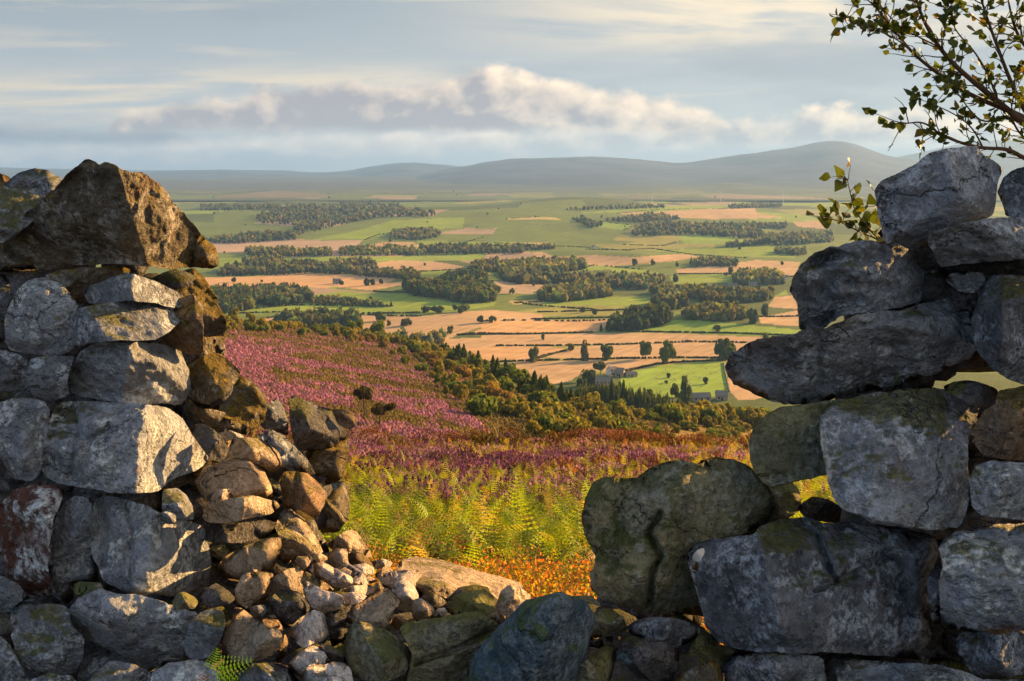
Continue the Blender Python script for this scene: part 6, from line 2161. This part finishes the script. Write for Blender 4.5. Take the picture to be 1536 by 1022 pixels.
Q('massive long dark block with a white chipped corner jutting into the gap', 'G', '63,612 80,575 120,556 200,543 290,533 310,505 380,485 440,476 480,480 520,498 600,496 720,510 850,530 892,545 908,600 888,640 872,700 880,760 870,850 935,930 850,952 760,942 640,932 560,927 430,932 270,922 200,907 150,882 128,830 108,760 88,680',
  2.0, 'slate', tf=.14, tb=.26, ridges='100,720,640,560,0.0', rough=1.2, grooves='5,0.03:440,480 500,545 540,660 560,690;5,0.025:470,735 560,690 620,665;8,0.02:560,730 600,690 740,600 860,560')
Q('great square block thick with pale lichen over its upper half', 'G', '508,150 530,115 600,85 700,62 790,55 900,50 960,60 1010,90 1042,110 1022,180 1002,240 1002,320 1003,420 988,502 940,527 870,522 760,507 680,502 640,472 600,462 560,432 530,340 515,250', 2.06, 'grey', tf=.09, tb=.26, rough=1.2)
Q('smooth grey-green stone projecting into the gap beneath the long overhanging slab', 'G', '273,232 288,180 328,140 370,115 480,98 620,80 620,130 560,180 540,300 540,335 440,357 350,380 318,367 288,332 276,290', 2.2, 'green', tf=.07, tb=.2, ridges='330,120,290,330,-0.0 545,350,300,372,0.6 300,300,345,130,0.9', ang=.6, rough=.8)
Q('long slab overhanging the gap like a beak', 'F', '66,850 90,800 160,760 240,740 310,735 370,713 430,713 480,688 560,658 640,646 700,648 800,618 900,588 925,600 955,640 970,700 990,780 965,825 880,855 760,905 640,932 520,952 420,987 300,994 220,972 150,942 98,920 78,890', 2.08, 'grey', tf=.10, tb=.24, grooves='7,0.02:400,720 420,800 400,900 430,960;5,0.015:560,700 640,690 760,640', ridges='900,880,100,930,0.0', rough=1.3)
Q('craggy furrowed block above the beak-like slab', 'F', '298,575 315,518 340,478 400,433 480,408 550,390 610,398 690,403 730,420 800,440 880,500 880,570 840,605 740,627 690,642 560,657 480,672 440,707 400,717 343,714 333,660 328,610', 2.14, 'grey', tf=.09, tb=.22, grooves='9,0.035:380,470 470,450 560,470 640,450;8,0.03:420,560 480,520 560,560 690,560;7,0.03:430,700 470,640 560,600', ridges='690,400,740,640,1.0', rough=1.7)
stone('capstone', 'tilted egg-shaped boulder balanced on top of the wall under the birch', 'F', '613,205 640,173 700,143 760,113 800,78 870,56 940,48 990,50 1012,80 1060,108 1080,130 1062,190 1047,300 980,332 900,362 800,392 740,407 680,414 648,397 633,330 618,270', 2.14, 'grey', tf=.09, tb=.22, grooves='9,0.035:380,470 470,450 560,470 640,450;8,0.03:420,560 480,520 560,560 690,560;7,0.03:430,700 470,640 560,600', ridges='1060,190,640,400,1.2', group=RGp, cat='capstone', ang=.8)
Q('flat lichened slab with a dark red-brown patch, beneath the tilted boulder', 'F', '803,400 815,363 880,343 960,323 1060,306 1230,303 1230,455 1080,467 1000,472 920,482 850,490 838,460', 2.06, 'grey', tf=.06, tb=.3, ridges='1158,420,840,450,0.5')
stone('capstone', 'rounded capstone cut by the photo edge beside the tilted boulder', 'F', '1058,215 1080,163 1120,133 1240,100 1240,310 1158,307 1090,302 1083,270', 2.10, 'slate', tf=.08, group=RGp, cat='capstone', ang=.7)
Q('small wedge stone between the lichened slab and the beak-like slab', 'F', '870,535 890,510 940,503 1010,508 1020,545 975,585 918,578', 2.16, 'grey', tf=.03)
Q('large smooth block at the photo edge beside the beak-like slab', 'F', '963,690 985,620 1000,558 1040,518 1100,516 1240,520 1240,925 1158,917 1110,902 1030,852 1010,822 985,790 975,740', 2.04, 'slate', tf=.10, tb=.26, ridges='1000,840,1170,540,0.5')
Q('thin dark stone above the great square block, beside a sunlit chink', 'F', '862,925 900,905 970,903 1045,925 1065,942 1030,1000 990,1005 920,965 870,942', 2.14, 'dark', tf=.03)
Q('brownish block cut by the photo edge above the red-spotted lichened one', 'G', '1000,217 1030,165 1050,128 1090,100 1100,60 1186,40 1250,40 1250,292 1186,292 1120,287 1050,272 1028,245', 2.08, 'brown', tf=.08, ridges='1250,120,1010,190,0.4')
Q('pale lichened block with a dark red spot at the photo edge', 'G', '1003,347 1030,303 1080,288 1186,298 1250,300 1250,495 1186,492 1120,482 1040,472 1012,440', 2.02, 'pale_lichen', tf=.07)
Q('broad block with round lichen rosettes at the photo edge', 'G', '903,590 920,543 980,518 1080,503 1186,498 1250,498 1250,855 1186,852 1100,867 1020,862 940,847 908,820 903,700 918,640', 2.0, 'pale_lichen', tf=.09)
Q('slim upright stone wedged between the massive long block and the rosette block', 'G', '863,680 890,638 925,628 915,720 908,790 920,850 880,822 866,740', 2.06, 'grey', tf=.03)
Q('dark undercut stone in the bottom corner below the rosette block', 'G', '945,870 980,852 1100,866 1186,850 1250,855 1250,1000 1186,1000 1100,1018 1020,1010 978,950', 2.03, 'slate', tf=.06)
Q('low stone at the bottom frame edge under the massive long block', 'G', '188,972 220,923 330,928 430,933 520,943 534,1030 520,1110 200,1110', 1.97, 'grey', tf=.06)
Q('wide pale-topped stone at the bottom frame edge, in the corner', 'G', '538,948 620,948 740,958 900,968 985,990 1060,1020 1250,1010 1250,1110 545,1110', 1.94, 'pale_lichen', tf=.06, tilt=(0, -.2))
Q('dark stone seen through the small opening beside the great square block', 'G', '430,445 480,408 540,418 575,440 615,475 570,500 465,485', 2.5, 'dark', tf=.03)
Q('stone hung with glowing yellow moss in the opening beneath the grey-green stone', 'G', '290,480 320,390 360,365 420,360 446,400 446,450 400,490 350,540', 2.66, 'mossy', tf=.05, rough=1.8, ridges='400,350,420,480,0.5')

_big = [o for o in bpy.data.objects if str(o.get('label', '')).startswith('massive long dark block')][0]
_me, _o = rock_mesh('chipped_corner', rp('G', '84,655 82,625 88,602 102,586 122,578 130,592 116,614 108,655 96,666'), 1.975, .03, .05, seed=777)
_ch = link('chipped_corner', _me, flat_mat('fresh_chip', (.55, .52, .47), .15, 20, .9, .004), _big, tuple(Vector(_o) - _big.location))
_ch['label'] = 'freshly chipped whitish corner'

hearting('wall_hearting', 'dark packing of small stones deep in the joints of the wall end beside the slide',
         pp('-60,365 200,372 300,385 318,440 325,560 350,590 400,640 470,650 500,740 500,800 420,860 300,1080 -60,1080'), lambda u, v: 2.5 if u < 330 else 2.85, 50, 'dark', 3)
hearting('wall_hearting', 'dark packing of small stones under the loose fallen stones', pp('260,820 420,780 520,835 640,860 780,905 880,890 900,872 1060,872 1080,1090 260,1090'),
         lambda u, v: min(2.55, 1.98 + (1030 - v) * 0.0036), 60, 'dark', 4)
hearting('wall_hearting', 'dark packing of small stones deep in the joints of the wall end below the birch',
         pp('1330,380 1400,340 1600,340 1600,555 1480,552 1400,585 1330,600 1285,650 1270,770 1130,820 1100,905 1080,1090 1600,1090 1600,590 1400,600 1380,580 1250,570 1220,500'), lambda u, v: 2.34, 44, 'dark', 5)
hearting('wall_hearting', 'dark packing of small stones towards the back of the wall end below the birch',
         pp('1300,400 1400,350 1600,340 1600,555 1480,552 1400,585 1310,640 1290,700 1290,770 1180,840 1120,905 1090,1090 1600,1090 1600,590 1400,600'), lambda u, v: 2.47, 52, 'dark', 15)
hearting('wall_hearting', 'dark packing of small stones in the long joint under the beak-like slab', pp('1215,560 1290,545 1410,545 1425,565 1420,640 1240,660'), lambda u, v: 2.36, 34, 'dark', 6)
hearting('wall_hearting', 'rough continuation of the wall running on out of the photo', pp('1590,190 1800,180 2500,170 2500,1150 1590,1090'), lambda u, v: 2.12, 110, 'slate', 7)

# ------------------------------------------------------------------ the air over the valley
def build_haze():
    x0, x1, y0, y1, z0, z1 = -24000, 24000, -60, 21000, -260, 485
    V = [(x, y, z) for z in (z0, z1) for y in (y0, y1) for x in (x0, x1)]
    F = [(0, 2, 3, 1), (4, 5, 7, 6), (0, 1, 5, 4), (2, 6, 7, 3), (0, 4, 6, 2), (1, 3, 7, 5)]
    me = mesh_from('haze', V, F, False)
    m = bpy.data.materials.new('haze_air')
    m.use_nodes = True
    k = NT(m.node_tree)
    out = k.n('ShaderNodeOutputMaterial')
    v = k.n('ShaderNodeVolumePrincipled')
    v.inputs['Color'].default_value = (0.24, 0.47, 1.0, 1)
    v.inputs['Density'].default_value = HAZE
    v.inputs['Anisotropy'].default_value = 0.2
    k.t.links.new(v.outputs[0], out.inputs['Volume'])
    tag(link('haze', me, m), kind='stuff')


HAZE = 6.6e-5
build_haze()
